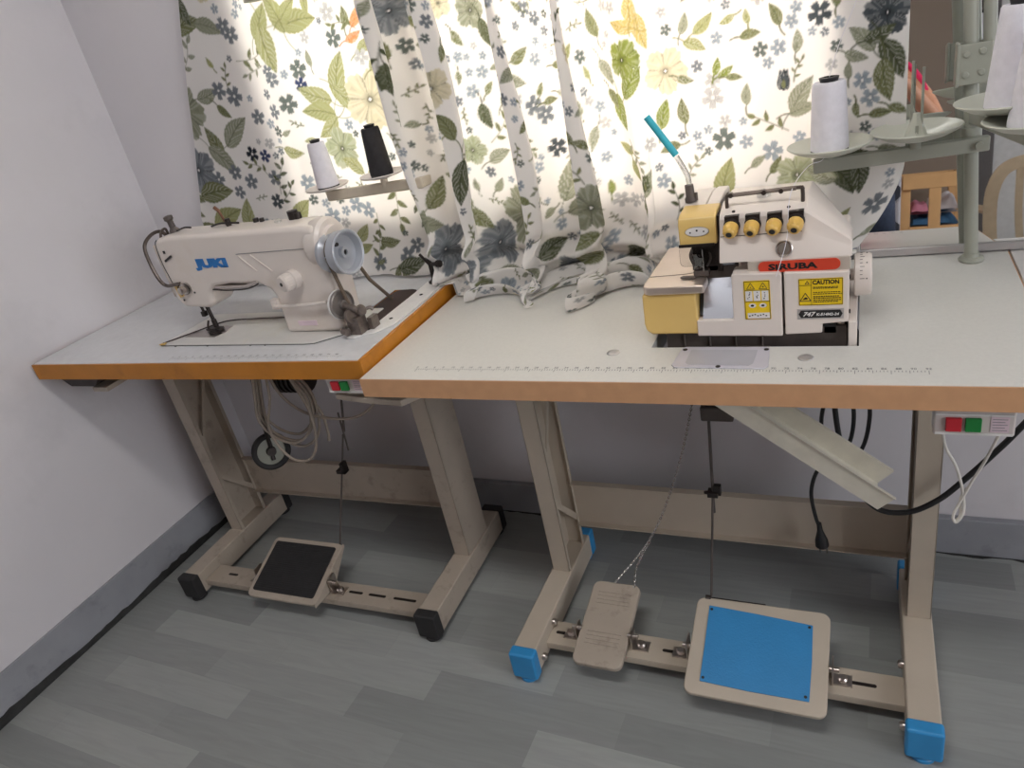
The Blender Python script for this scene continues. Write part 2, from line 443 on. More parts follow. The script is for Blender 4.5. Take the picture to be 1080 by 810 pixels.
def pedal(root, name, m, rear, front, x0, x1, th=.012, r=.018, shear=0.0):
    """tilted plate given by its rear and front edge (y, z) heights"""
    ry, rz = rear; fy, fz = front
    L = math.hypot(ry-fy, rz-fz); U = Vector((0, ry-fy, rz-fz)) / L; Nn = Vector((1,0,0)).cross(U)
    mt = Matrix((Vector((1,0,0)), U, Nn)).transposed().to_4x4(); mt.translation = Vector((0, fy, fz))
    bm = N(); prism(bm, rrect(x0, x1, 0, L, r), 'z', -th, 0)
    bm.transform(mt)
    o = obj(name, bm, m, root, bevel=.003)
    return o, mt, L
def put(name, m, parent, mt, fn, **kw):
    bm = N(); fn(bm); bm.transform(mt); return obj(name, bm, m, parent, **kw)
# wide treadle with the blue mat
t1, mt, L = pedal(RT, 'treadle', M['putty'], (-.372, .128), (-.582, .066), 1.672, 1.944)
put('treadle_mat', M['bluemat'], t1, mt, lambda bm: prism(bm, [(1.703,.028),(1.800,.025),(1.912,.026),(1.913,.110),(1.911,.186),(1.80,.194),(1.700,.199),(1.702,.11)], 'z', 0, .0025), bevel=.0008, seg=1)
for p in ((1.709,.036),(1.905,.034),(1.706,.19),(1.905,.18)):
    put('mat_screw', M['black'], t1, mt, lambda bm: screw(bm, (p[0], p[1], .0025), (0,0,1), .003, .001))
def lugs(bm, xs, y, zt, zb=.05):
    for x, s in xs:
        box(bm, x-.0015, x+.0015, y-.016, y+.016, zb, zt); box(bm, min(x, x+s*.035), max(x, x+s*.035), y-.014, y+.014, zb, zb+.003)
def hinge(bm, xs, y):
    for x, s in xs:
        screw(bm, (x+s*.018, y, .054), (0,0,1), .010, .008); cyl(bm, (x-s*.012, y, .078), (x+s*.012, y, .078), .006)
for q in ((1.664,-1),(1.951,1)): one('treadle_bracket', M['steel'], t1, lambda bm: (lugs(bm, (q,), -.472, .10), hinge(bm, (q,), -.472)))
def rearbar(bm): box(bm, 1.700, 1.815, -.372, -.368, .120, .126); cyl(bm, (1.688,-.37,.122), (1.700,-.37,.122), .008)
one('treadle_lever', M['dark'], t1, rearbar)
# narrow presser-foot pedal
t2, mt2, L2 = pedal(RT, 'pedal', M['putty2'], (-.345, .108), (-.556, .062), 1.418, 1.533, th=.014)
for y0 in (.155, .05):
    for k in range(4):
        put('grip_rib', M['putty2'], t2, mt2, lambda bm: box(bm, 1.436, 1.516, y0+k*.010, y0+k*.010+.003, 0, .0018), bevel=.0006, seg=1)
for q in ((1.410,-1),(1.541,1)): one('pedal_bracket', M['steel'], t2, lambda bm: (lugs(bm, (q,), -.472, .088), hinge(bm, (q,), -.472)))
def chain(bm, pts, pitch=.0062, r=.0022, w=.0009):
    P = catmull(pts, 12); d = [0]
    for a, b in zip(P, P[1:]): d.append(d[-1] + (b-a).length)
    n = int(d[-1]/pitch); k = 0
    for i in range(n):
        t = i*pitch
        while k < len(d)-2 and d[k+1] < t: k += 1
        p = P[k].lerp(P[k+1], (t-d[k])/max(d[k+1]-d[k],1e-9)); tg = (P[k+1]-P[k]).normalized()
        u, v, _ = frame(tg); s = u if i % 2 else v
        ring = [p + tg*math.cos(a)*pitch*.72 + s*math.sin(a)*r for a in [2*PI*q/8 for q in range(8)]]
        tube(bm, ring, w, seg=4, closed=True, smooth=0)
one('pedal_chain', M['chrome'], t2, lambda bm: (chain(bm, [(1.715,-.30,.715),(1.652,-.30,.458),(1.570,-.315,.245),(1.470,-.352,.112)]), chain(bm, [(1.560,-.318,.222),(1.525,-.335,.155),(1.518,-.356,.106)])))
def rod(x, y, zt, zb, xb):
    def f(bm):
        tube(bm, [(x, y, zt), (x+(xb-x)*.35, y, zt-.19)], .0032, smooth=0); tube(bm, [(x+(xb-x)*.33+.002, y-.004, zt-.13), (x+(xb-x)*.4, y, zt-.25)], .0026, smooth=0)
        tube(bm, [(x+(xb-x)*.4, y, zt-.20), (xb, y-.066, zb)], .0026, smooth=0)
    return f
rd = one('treadle_rod', M['dgrey'], RT, rod(1.716, -.30, .560, .128, 1.700))
one('rod_clamp', M['dark'], rd, lambda bm: (box(bm, 1.700, 1.722, -.312, -.292, .358, .370), box(bm, 1.712, 1.728, -.308, -.296, .362, .385), screw(bm, (1.700,-.302,.364), (-1,0,0), .004, .008)))
def brk(bm): box(bm, 1.700, 1.765, -.305, -.275, .545, .578); box(bm, 1.735, 1.90, -.29, -.20, .578, .719)
one('motor', M['dgrey'], RT, brk, bevel=.004)
# cream channel that carries the trimmings away, tilted down to the right
def chut(bm):
    p0 = Vector((1.655, 0, .7165)); p1 = Vector((2.024, 0, .431)); d = (p1-p0).normalized(); n = Vector((-d.z, 0, d.x)); h = .040
    def bx(y0, y1, a, b, end=0.0):
        q = [p0+n*a, p1+n*a, p1+n*b+d*end, p0+n*b]
        prism(bm, [(v.x, v.z) for v in q], 'y', y0, y1)
    bx(-.402, -.400, 0, h, .006); bx(-.322, -.320, 0, h, .004); bx(-.400, -.322, 0, .002, .0); bx(-.407, -.402, h-.0015, h, .006); bx(-.320, -.315, h-.0015, h, .004)
one('waste_chute', M['chute'], RT, chut)
# push-button switch box
def sw(root, x, y, z, w=.100, h=.040, label=True, rot=0):
    b = one('switch_box', M['boxwhite'], root, lambda bm: box(bm, x, x+w, y, y+.03, z, z+h), bevel=.004)
    one('switch_rim', M['pale'], b, lambda bm: (box(bm, x+.003, x+w-.003, y-.002, y, z+h-.006, z+h-.003), box(bm, x+.003, x+w-.003, y-.002, y, z+.003, z+.006)))
    one('off_button', M['red'], b, lambda bm: box(bm, x+w*.15, x+w*.35, y-.006, y, z+h*.24, z+h*.78), bevel=.0015, seg=2)['label'] = 'red button'
    one('on_button', M['green'], b, lambda bm: box(bm, x+w*.39, x+w*.59, y-.006, y, z+h*.24, z+h*.78), bevel=.0015, seg=2)['label'] = 'green button'
    lb = one('switch_label', M['pinkish'], b, lambda bm: box(bm, x+w*.70, x+w*.92, y-.0008, y, z+h*.2, z+h*.82))
    def tx(bm):
        for k in range(5): box(bm, x+w*.72, x+w*(.90 - .03*(k % 2)), y-.0012, y-.0008, z+h*(.28+.11*k), z+h*(.28+.11*k)+.0008)
    one('label_lines', M['inkgrey'], lb, tx)
    return b
sb = sw(RT, 2.0925, -.510, .664, .104, .042)
one('switch_mount', M['dark'], sb, lambda bm: box(bm, 2.11, 2.18, -.50, -.48, .700, .7185))

# ---- left table (its own top is thicker, edged in orange, and stands a little turned)
THL = .020
LT = thing('sewing_table', 'sewing table with a glossy orange-yellow edge, in the corner by the left wall', 'sewing table', (.5, -.30, 0), rz=THL)
LH, LTK = .790, .0435
LX0, LX1, LY0, LY1 = .009, 1.064, -.519, .012
topL = one('tabletop', M['orange'], LT, lambda bm: frame_slab(bm, LX0, LX1, LY0, LY1, LH-LTK, LH-.0015, (.900, .975, -.345, -.118)), bevel=.0)
one('laminate', M['laminate2'], topL, lambda bm: frame_slab(bm, LX0+.001, LX1-.009, LY0+.004, LY1-.004, LH-.0015, LH, (.915, .972, -.345, -.118)))
one('ruler_print', M['inkgrey'], topL, lambda bm: ruler(bm, .50, 1.005, -.492, LH-.0001, step=.0055))
for fx in (.1711, .9887):
    foot(LT, fx, -.5388, -.082, M['putty2'], M['rubber'])
c_leg(LT, .178, 1, m=M['putty2']); c_leg(LT, .995, -1, m=M['putty2'])
def beamL(bm):
    box(bm, .222, .998, -.190, -.187, .160, .287); box(bm, .222, .998, -.206, -.190, .160, .163); box(bm, .222, .998, -.206, -.190, .284, .287)
one('back_beam', M['putty2'], LT, beamL)
railL = one('treadle_rail', M['putty2'], LT, rail_fn(.2275, .9887, -.497, -.428), bevel=.001, seg=2)
for a, b in ((.29, .325), (.73, .775), (.795, .85), (.875, .945)):
    one('slot', M['dark'], railL, lambda bm: prism(bm, rrect(a, b, -.464, -.456, .0039, 3), 'z', .0498, .0508))
t3, mt3, L3 = pedal(LT, 'treadle', M['putty2'], (-.365, .132), (-.540, .066), .432, .677, th=.012)
put('treadle_mat', M['rubber'], t3, mt3, lambda bm: (prism(bm, rrect(.447, .660, .018, .172, .006), 'z', 0, .003), [box(bm, .449, .658, .021+k*.006, .0235+k*.006, .003, .0042) for k in range(25)]))
for q in ((.424,-1),(.686,1)): one('treadle_bracket', M['steel'], t3, lambda bm: (lugs(bm, (q,), -.462, .10), hinge(bm, (q,), -.462)))
one('treadle_side', M['putty2'], t3, lambda bm: prism(bm, [(-.54,.058),(-.47,.052),(-.44,.06),(-.365,.122),(-.365,.131),(-.54,.066)], 'x', .6735, .6765))
one('treadle_lever', M['dark'], t3, lambda bm: (box(bm, .50, .62, -.366, -.362, .122, .128), cyl(bm, (.62,-.364,.125), (.665,-.364,.125), .003)))
rdL = one('treadle_rod', M['dgrey'], LT, rod(.812, -.30, .66, .128, .664))
one('rod_clamp', M['dark'], rdL, lambda bm: (box(bm, .714, .742, -.332, -.312, .352, .362), box(bm, .732, .742, -.332, -.312, .352, .385)))
def tr2(bm):
    prism(bm, [(.945,-.49),(1.03,-.505),(1.13,-.515),(1.165,-.47),(1.12,-.42),(.95,-.42)], 'z', .680, .694)
    box(bm, .96, 1.06, -.47, -.41, .694, .742)
one('motor_shelf', M['putty2'], LT, tr2, bevel=.002)
sw(LT, .948, -.508, .706, .10, .040)
one('mounting_block', M['dark'], LT, lambda bm: prism(bm, [(.085,.7455),(.115,.722),(.205,.722),(.235,.7455)], 'y', -.512, -.42))
one('drive_motor', M['dark'], LT, lambda bm: (cyl(bm, (.655,-.335,.655), (.735,-.335,.655), .036), box(bm, .66, .73, -.37, -.29, .68, .745), [cyl(bm, (.655+.015*k,-.335,.655), (.661+.015*k,-.335,.655), .042) for k in range(6)]))
# ------------------------------------------------------------------ overlock machine (right)
OV = thing('overlock_machine', 'white and cream-yellow overlock machine with four golden knobs, set into the tan-edged table', 'sewing machine', (1.81, -.27, .69))
one('base', M['dgrey'], OV, lambda bm: (box(bm, 1.668, 1.972, -.372, -.15, .700, .785), [box(bm, 1.70+.045*k, 1.704+.045*k, -.376, -.372, .705, .775) for k in range(4)], box(bm, 1.70, 1.85, -.378, -.372, .735, .750)), bevel=.003)
def bodyf(bm): box(bm, 1.800, 1.974, -.345, -.165, .775, .912); box(bm, 1.766, 1.800, -.30, -.165, .775, .912)
one('body', M['white'], OV, bodyf, bevel=.006)
lc = one('looper_cover', M['white'], OV, lambda bm: prism(bm, [(1.729,.776),(1.8725,.7735),(1.8735,.886),(1.870,.889),(1.798,.8915),(1.7935,.888),(1.7925,.8065),(1.7295,.8065)], 'y', -.386, -.350), bevel=.0025)
rc = one('right_cover', M['white'], OV, lambda bm: prism(bm, [(1.8765,.776),(1.9345,.778),(1.9350,.7945),(1.9745,.7975),(1.9755,.8855),(1.8770,.8885)], 'y', -.385, -.345), bevel=.0025)
for z in (.872, .812):
    one('cover_screw', M['dark'], rc, lambda bm: box(bm, 1.9735, 1.977, -.383, -.379, z, z+.006))
one('inner_block', M['black'], OV, lambda bm: box(bm, 1.937, 1.955, -.372, -.34, .772, .797))
def side(bm):
    box(bm, 1.957, 1.968, -.366, -.30, .70, .797); box(bm, 1.974, 1.987, -.390, -.16, .70, .80)
one('side_guard', M['white'], OV, side, bevel=.002)
cg = one('chip_guard', M['platelav2'], OV, lambda bm: (prism(bm, [(-.379,.806),(-.322,.884),(-.290,.885),(-.290,.881),(-.318,.879),(-.374,.806)], 'x', 1.739, 1.7925), box(bm, 1.770, 1.7925, -.335, -.31, .888, .905)))
one('guard_slot', M['black'], cg, lambda bm: prism(bm, [(-.3720,.812),(-.332,.866),(-.330,.866),(-.3700,.812)], 'x', 1.733, 1.739))
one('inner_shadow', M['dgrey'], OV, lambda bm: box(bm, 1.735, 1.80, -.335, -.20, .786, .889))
# cloth plate and yellow lower cover
cp = one('cloth_plate', M['plate'], OV, lambda bm: prism(bm, [(1.636,-.372),(1.640,-.383),(1.650,-.388),(1.747,-.387),(1.747,-.345),(1.738,-.338),(1.738,-.178),(1.646,-.172),(1.640,-.176)], 'z', .8575, .8735), bevel=.004)
one('plate_seam', M['dark'], cp, lambda bm: tube(bm, [(1.640,-.335,.8738),(1.70,-.330,.8738),(1.725,-.322,.8738)], .0005, seg=4))
yc = one('lower_cover', M['yellow'], OV, lambda bm: prism(bm, [(1.6345,.857),(1.6330,.800),(1.6355,.787),(1.6460,.779),(1.7325,.779),(1.7300,.857)], 'y', -.383, -.18), bevel=.004)
# face cover and arm
fc = one('face_cover', M['yellow'], OV, lambda bm: prism(bm, [(-.352,.934),(-.352,.971),(-.346,.982),(-.330,.986),(-.285,.987),(-.285,.934)], 'x', 1.7045, 1.7685), bevel=.003)
bp = one('oval_plate', M['pale'], fc, lambda bm: prism(bm, ellipse(1.7365, .9585, .0195, .0078), 'y', -.3533, -.352))
one('oval_rim', M['steel'], bp, lambda bm: prism(bm, ellipse(1.7365, .9585, .0205, .0088), 'y', -.3528, -.352))
for dx, dz, r in ((-.0115,-.001,.0014), (0,.0022,.0018), (.0115,0,.0014)):
    one('dot', M['black'], bp, lambda bm: cyl(bm, (1.7365+dx,-.3537,.9585+dz), (1.7365+dx,-.353,.9585+dz), r, seg=12))
ar = one('arm', M['white'], OV, lambda bm: (prism(bm, [(-.283,.940),(-.283,.985),(-.22,.989),(-.165,.984),(-.165,.895),(-.22,.895)], 'x', 1.701, 1.742), prism(bm, [(-.283,.940),(-.283,.986),(-.22,.991),(-.165,.985),(-.165,.895),(-.22,.895)], 'x', 1.7435, 1.766)), bevel=.003)
one('needle_housing', M['dark'], OV, lambda bm: (box(bm, 1.722, 1.7645, -.335, -.22, .880, .934), box(bm, 1.7645, 1.7725, -.34, -.20, .880, .980)))
sh = one('eye_shield', M['shield'], OV, lambda bm: prism(bm, rrect(1.7035, 1.7645, .897, .936, .008), 'y', -.3545, -.353))
def shadep(bm): box(bm, 1.7035, 1.7645, -.3550, -.3525, .932, .937)
one('shield_edge', M['dark'], sh, shadep)
def presser(bm):
    cyl(bm, (1.742,-.322,.93), (1.742,-.326,.878), .0035); cyl(bm, (1.7335,-.318,.925), (1.7325,-.33,.888), .0025)
    box(bm, 1.724, 1.750, -.350, -.325, .8765, .886); box(bm, 1.722, 1.735, -.344, -.328, .886, .912)
    prism(bm, [(1.700,-.352),(1.727,-.356),(1.727,-.346),(1.704,-.345)], 'z', .8745, .877)
    tube(bm, [(1.724,-.330,.925),(1.719,-.338,.912),(1.724,-.346,.900),(1.731,-.350,.890)], .0030, seg=6)
    tube(bm, [(1.748,-.330,.922),(1.753,-.338,.905),(1.747,-.347,.893)], .0022, seg=6)
one('presser_foot', M['dgrey'], OV, presser)
one('needle_clamp', M['chrome'], OV, lambda bm: (prism(bm, [(1.726,.913),(1.7315,.919),(1.735,.911),(1.744,.910),(1.7395,.902),(1.741,.892),(1.733,.897),(1.725,.889),(1.728,.901)], 'y', -.3515, -.347), cyl(bm, (1.742,-.349,.886), (1.742,-.349,.925), .0012, seg=8)))
# head housing: lofted sections, sloping down on the right
def head(bm):
    base = [(-.377,.9075),(-.375,.915),(-.360,.947),(-.354,.957),(-.350,.975),(-.343,.982),(-.322,.987),(-.298,.991),(-.20,.985),(-.166,.978),(-.164,.9075)]
    secs = [(1.7745, 1.0, 1.0), (1.912, 1.0, 1.0), (1.977, .34, .38), (1.979, .28, .36)]
    rings = []
    for x, k, ky in secs:
        rings.append([bm.verts.new((x, -.377 + (y+.377)*ky, .9075 + (z-.9075)*k if z > .9075 else z)) for y, z in base])
    for a, b in zip(rings, rings[1:]):
        for i in range(len(a)):
            j = (i+1) % len(a); bm.faces.new((a[i], a[j], b[j], b[i]))
    bm.faces.new(rings[0]); bm.faces.new(rings[-1][::-1])
hd = one('head_cover', M['white'], OV, head, bevel=.005, angle=25)
def seams(bm): tube(bm, [(1.7760,-.3600,.9485),(1.905,-.3600,.9485)], .0006, seg=4, smooth=0)
one('cover_seam', M['ink'], hd, seams)
for kx in (1.7955, 1.8290, 1.8635, 1.8965):
    kz = .958
    ax = Vector((-.10, -.93, -.36)).normalized(); c = Vector((kx, -.350, .966))
    kb = one('tension_knob', M['knob'], OV, lambda bm: lathe(bm, [(0,.006),(.0118,.006),(.0126,.010),(.0122,.017),(.0106,.023),(.0092,.0265),(.0072,.028),(.0046,.028),(.0044,.022),(0,.022)], c, ax, 24))
    one('knob_hole', M['ink'], kb, lambda bm: lathe(bm, [(0,.0283),(.0050,.0283),(.0050,.026)], c, ax, 16))
    one('tension_disc', M['dark'], kb, lambda bm: lathe(bm, [(0,0),(.0128,0),(.0136,.003),(.0128,.006),(.009,.007)], c, ax, 24))
    one('disc_ring', M['chrome'], kb, lambda bm: lathe(bm, [(.0090,.0065),(.0120,.0065),(.0122,.0085),(.0105,.0100)], c, ax, 24))
    def gr(bm):
        for i in range(12):
            a = 2*PI*i/12; u, w, d = frame(ax); o = u*math.cos(a) + w*math.sin(a)
            cyl(bm, c + o*.0122 + d*.012, c + o*.0102 + d*.024, .0010, seg=5)
    one('grip', M['knob'], kb, gr)
    one('thread_plate', M['dark'], hd, lambda bm: prism(bm, [(kx-.011,.966),(kx+.011,.966),(kx+.0115,.9815),(kx-.0115,.9805)], 'y', -.3560, -.345))
ow = one('oil_window', M['steel'], hd, lambda bm: lathe(bm, [(0,.001),(.011,.001),(.012,.003),(.0135,.002),(.0135,-.004)], (1.8780,-.3720,.9255), Vector((0,-1,-.35*0+.33)), 28))
one('glass', M['lens'], ow, lambda bm: lathe(bm, [(0,.0022),(.0095,.0018)], (1.8780,-.3720,.9255), Vector((0,-1,.33)), 24))
for x, z in ((1.7965,.922), (1.9040,.925)):
    one('screw', M['ink'], hd, lambda bm: screw(bm, (x,-.3735+(z-.915)*.45,z), (0,-1,.4), .0018, .001))
def guide(bm):
    y = -.322
    tube(bm, [(1.7845,y,.984),(1.7845,y,1.002),(1.787,y,1.007),(1.80,y,1.008),(1.85,y,1.009),(1.900,y,1.010),(1.9045,y,1.006),(1.9045,y,.984)], .0032, seg=8, smooth=3)
    tube(bm, [(1.79,y-.003,1.0075),(1.84,y-.002,1.0085),(1.895,y-.003,1.0095)], .0030, seg=6)
    for x in (1.792, 1.845, 1.872): cyl(bm, (x, y-.006, 1.008), (x, y+.004, 1.008), .0042, seg=10)
one('thread_guide_bar', M['gunmetal'], OV, guide)
one('oil_sight_dome', M['clear'], hd, lambda bm: lathe(bm, [(.012,0),(.0118,.004),(.0095,.009),(.005,.0118),(0,.0125)], (1.840,-.285,.990), (0,0,1), 24))
for x in (1.797, 1.884):
    one('guide_screw', M['dark'], hd, lambda bm: screw(bm, (x,-.338,.9838), (0,-.5,1), .003, .001))
# nameplate band with the red badge
nb = one('nameplate', M['badgeplate'], OV, lambda bm: box(bm, 1.8200, 1.9765, -.3765, -.340, .8860, .9075), bevel=.001, seg=2)
bd = one('badge', M['badge'], nb, lambda bm: prism(bm, rrect(1.8370, 1.9620, .8875, .9065, .0090, 8), 'y', -.3785, -.3765))
one('lettering', M['ink'], bd, lambda bm: add_text(bm, 'SiRUBA', .0140, (1.8530,-.3786,.8920), width=.0760, weight=.0006))
# stickers
def tri(bm, cx, cz, s, y, w=.0009):
    pts = [(cx-s,cz-s*.7),(cx+s,cz-s*.7),(cx,cz+s)]
    for i in range(3):
        a = pts[i]; b = pts[(i+1) % 3]; tube(bm, [(a[0],y,a[1]),(b[0],y,b[1])], w*.5, seg=4, smooth=0)
def stk1(bm): prism(bm, rrect(1.8125, 1.8550, .8068, .8775, .0015, 3), 'y', -.3866, -.386)
s1 = one('safety_sticker', M['sticker'], lc, stk1)
def stk1ink(bm):
    y0, y1 = -.3871, -.3866; x0, x1, z0, z1 = 1.8135, 1.8540, .8078, .8765
    for a in ((x0,x1,z0,z0+.0007),(x0,x1,z1-.0007,z1),(x0,x0+.0007,z0,z1),(x1-.0007,x1,z0,z1),(x0,x1,.8600,.8606),(x0,x1,.8395,.8401)):
        box(bm, a[0], a[1], y0, y1, a[2], a[3])
    tri(bm, 1.8240, .8670, .0064, y1-.0003); tri(bm, 1.8440, .8670, .0064, y1-.0003)
    cyl(bm, (1.8440,y0,.8662), (1.8440,y1,.8662), .0012, seg=8); cyl(bm, (1.8240,y0,.8655), (1.8240,y1,.8655), .0008, seg=8)
    rnd = random.Random(2)
    for k in range(3):
        cx = 1.8205 + k*.0130
        for q in range(5): 
            a, b = rnd.uniform(-.002,.002), rnd.uniform(-.006,.006); box(bm, cx+a-.0008, cx+a+.0008, y0, y1, .8500+b, .8515+b)
    for k in range(2): prism(bm, ellipse(1.8255+k*.0170, .8325, .0028, .0020, 12), 'y', y0, y1)
    for k in range(7): box(bm, 1.8190+k*.0045, 1.8215+k*.0045, y0, y1, .8125+(k%3)*.0012, .8145+(k%3)*.0012)
one('sticker_white', M['pale'], s1, lambda bm: ([box(bm, 1.8150+k*.0130, 1.8262+k*.0130, -.3868, -.3866, .8410, .8590) for k in range(3)], box(bm, 1.8170, 1.8530, -.3868, -.3866, .8088, .8190), [prism(bm, ellipse(1.8255+k*.0170,.8325,.0060,.0042,14), 'y', -.3868, -.3866) for k in range(2)]))
one('sticker_print', M['ink'], s1, stk1ink)
s2 = one('caution_sticker', M['sticker'], rc, lambda bm: prism(bm, rrect(1.8992, 1.9662, .8290, .8762, .0015, 3), 'y', -.3856, -.385))
def stk2(bm):
    y0, y1 = -.3861, -.3856; x0, x1, z0, z1 = 1.9000, 1.9654, .8298, .8754
    for a in ((x0,x1,z0,z0+.0006),(x0,x1,z1-.0006,z1),(x0,x0+.0006,z0,z1),(x1-.0006,x1,z0,z1),(x0,x0+.019,.8645,.8650),(x0+.0185,x0+.0190,z0,z1)):
        box(bm, a[0], a[1], y0, y1, a[2], a[3])
    add_text(bm, 'CAUTION', .0100, (1.9205, y1-.0001, .8660), width=.0400, weight=.0004)
    tri(bm, 1.9125, .8690, .0030, y1-.0002); tri(bm, 1.9095, .8430, .0082, y1-.0003, .0012)
    prism(bm, [(1.9055,.8395),(1.9135,.8405),(1.9125,.8425),(1.9100,.8440),(1.9070,.8420)], 'y', y0, y1)
    rnd = random.Random(1)
    for k, z in enumerate((.8610,.8590,.8520,.8490,.8445,.8415,.8380,.8350)):
        x = 1.9215
        while x < 1.9640 - rnd.random()*.008:
            w = rnd.uniform(.0014,.0040); box(bm, x, min(x+w,1.9645), y0, y1, z-.0006, z+.0005 + (.0003 if k > 3 else 0)); x += w + .0009
one('sticker_print', M['ink'], s2, stk2)
s3 = one('model_plate', M['alu'], rc, lambda bm: box(bm, 1.8965, 1.9672, -.3856, -.385, .8045, .8225))
one('plate_field', M['black'], s3, lambda bm: prism(bm, [(1.9020,.8068),(1.9620,.8068),(1.9655,.8135),(1.9620,.8202),(1.9020,.8202),(1.8985,.8135)], 'y', -.3862, -.3856))
one('lettering', M['pale'], s3, lambda bm: (add_text(bm, '747', .0110, (1.9045,-.3863,.8098), shear=.35, width=.0200, weight=.0003), add_text(bm, 'K-514M2-24', .0064, (1.9255,-.3863,.8108), shear=.2, width=.0345, weight=.0002)))
hw = one('handwheel', M['white'], OV, lambda bm: lathe(bm, [(0,-.030),(.010,-.030),(.010,0),(.033,0),(.0365,.002),(.0368,.022),(.0345,.027),(.030,.028),(.026,.022),(.010,.020),(0,.020)], (1.981,-.277,.838), (1,0,0), 48))
def marks(bm):
    for k in range(22):
        a = PI*.55 + k*PI/22*1.3; y = -.277 - math.sin(a)*.0370*1.0; z = .838 - math.cos(a)*.0370
        L = .004 if k % 3 else .007
        o = Vector((0, -math.sin(a), -math.cos(a)))
        p = Vector((1.990, -.277, .838)) + o*.0368
        cyl(bm, p, p+Vector((L,0,0)), .0005, seg=5)
        if k % 4 == 0: cyl(bm, p+Vector((.0095,0,0)), p+Vector((.0115,0,0)), .0011, seg=6)
one('scale_marks', M['ink'], hw, marks)

for n_ in M['shield'].node_tree.nodes:
    if n_.type == 'BSDF_PRINCIPLED': n_.inputs['IOR'].default_value = 1.12
# slim rod with a turquoise sleeve standing on the machine
br = thing('sleeved_rod', 'thin rod with a turquoise sleeve, leaning out of a dark socket on the overlock machine', 'stick', (1.7135, -.2950, .989))
bx, by = 1.7125, -.262
one('socket', M['dgrey'], br, lambda bm: (lathe(bm, [(0,0),(.0105,0),(.0105,.006),(.008,.010),(.0078,.030),(0,.030)], (bx,by,.9875), (-.05,0,1), 20), cyl(bm, (bx+.010,by-.002,.989), (bx+.010,by-.002,1.003), .003)))
one('stem', M['clear'], br, lambda bm: tube(bm, [(bx-.001,by,1.015),(bx-.002,by,1.032),(bx-.010,by,1.052),(bx-.019,by,1.070)], .0048, seg=12))
one('sleeve', M['cyan'], br, lambda bm: tube(bm, [(bx-.019,by,1.072),(bx-.044,by,1.112),(bx-.064,by,1.144)], .0062, seg=14))

# ------------------------------------------------------------------ lockstitch machine (left)
JK = thing('sewing_machine', 'cream-white lockstitch sewing machine with blue letters and a grey handwheel on the orange-edged table', 'sewing machine', (.66, -.32, .785))
jb = one('bed', M['patina'], JK, lambda bm: prism(bm, [(.396,-.4245),(.860,-.4265),(.885,-.4235),(.925,-.390),(.9575,-.366),(.9575,-.235),(.40,-.235)], 'z', .776, .7935), bevel=.002, seg=2)
def seamb(bm): tube(bm, [(.396,-.4265,.7912),(.860,-.4285,.7912),(.888,-.4252,.7912),(.928,-.391,.7912),(.960,-.366,.7912)], .0008, seg=4, smooth=0); tube(bm, [(.394,-.4245,.7912),(.398,-.232,.7912)], .0008, seg=4, smooth=0)
one('bed_seam', M['ink'], jb, seamb)
for x in (.45, .56, .70, .745):
    one('bed_stud', M['dark'], jb, lambda bm: screw(bm, (x,-.428,.7895), (0,0,1), .0026, .002))
def jprof():
    return [(.445,1.020),(.441,.925),(.449,.890),(.466,.868),(.545,.8635),(.562,.872),(.572,.905),(.592,.9185),(.640,.9215),(.735,.9165),(.762,.903),(.771,.880),(.766,.7925),(.925,.7925),(.935,.80),(.944,.93),(.945,1.020),(.935,1.036),(.90,1.042),(.62,1.0475),(.50,1.0500),(.458,1.045)]
jbody = one('arm', M['juki'], JK, lambda bm: prism(bm, jprof(), 'y', -.370, -.284), bevel=.013, seg=5)
one('end_boss', M['juki'], jbody, lambda bm: (lathe(bm, [(0,-.03),(.052,-.03),(.056,-.02),(.056,.004),(.050,.012),(0,.012)], (.935,-.325,.990), (1,0,0), 40), lathe(bm, [(.048,.010),(.046,.022),(0,.022)], (.935,-.325,.980), (1,0,0), 36)))
def lines(bm):
    tube(bm, [(.700,-.3705,.9930),(.708,-.3708,.9938),(.900,-.3708,.9930)], .0008, seg=4, smooth=0)
one('arm_crease', M['inkgrey'], jbody, lines)
def glint(bm):  # white strips standing in for a highlight on the arm
    tube(bm, [(.705,-.3712,.990),(.745,-.3712,.950)], .0016, seg=6, smooth=0); tube(bm, [(.742,-.3712,.990),(.790,-.3712,.948)], .0016, seg=6, smooth=0)
one('arm_glint', M['white'], jbody, glint)
one('lettering', M['jblue'], jbody, lambda bm: add_text(bm, 'JUKI', .0270, (.5680,-.3708,.9700), right=(1,0,-.03), width=.104, weight=.0022, extrude=.0004))
one('face_plate', M['juki'], JK, lambda bm: box(bm, .4365, .4400, -.362, -.292, .895, 1.030), bevel=.0015)
one('plate_seam', M['ink'], jbody, lambda bm: tube(bm, [(.466,-.368,1.044),(.459,-.3712,1.032),(.456,-.3712,.985),(.462,-.3712,.935)], .0010, seg=4))
def bail(bm):
    tube(bm, [(.436,-.305,1.030),(.428,-.318,1.052),(.421,-.345,1.050),(.418,-.370,1.030),(.418,-.374,.985),(.426,-.374,.945),(.440,-.372,.930),(.470,-.374,.932),(.490,-.374,.934)], .0044, seg=8)
    tube(bm, [(.436,-.305,1.030),(.440,-.310,1.055),(.444,-.330,1.052),(.452,-.345,1.035)], .0032, seg=8)
one('take_up_guard', M['gunmetal'], JK, bail)
one('presser_dial', M['dgrey'], JK, lambda bm: lathe(bm, [(0,0),(.013,0),(.012,.008),(.0075,.014),(.0072,.030),(.011,.034),(.011,.042),(.005,.044),(0,.044)], (.487,-.325,1.046), (-.12,0,1), 20))
one('take_up_slot', M['ink'], jbody, lambda bm: (box(bm, .474, .480, -.3716, -.369, 1.010, 1.017), tube(bm, [(.470,-.371,.992),(.492,-.373,1.001),(.497,-.373,1.003)], .0028, seg=6)))
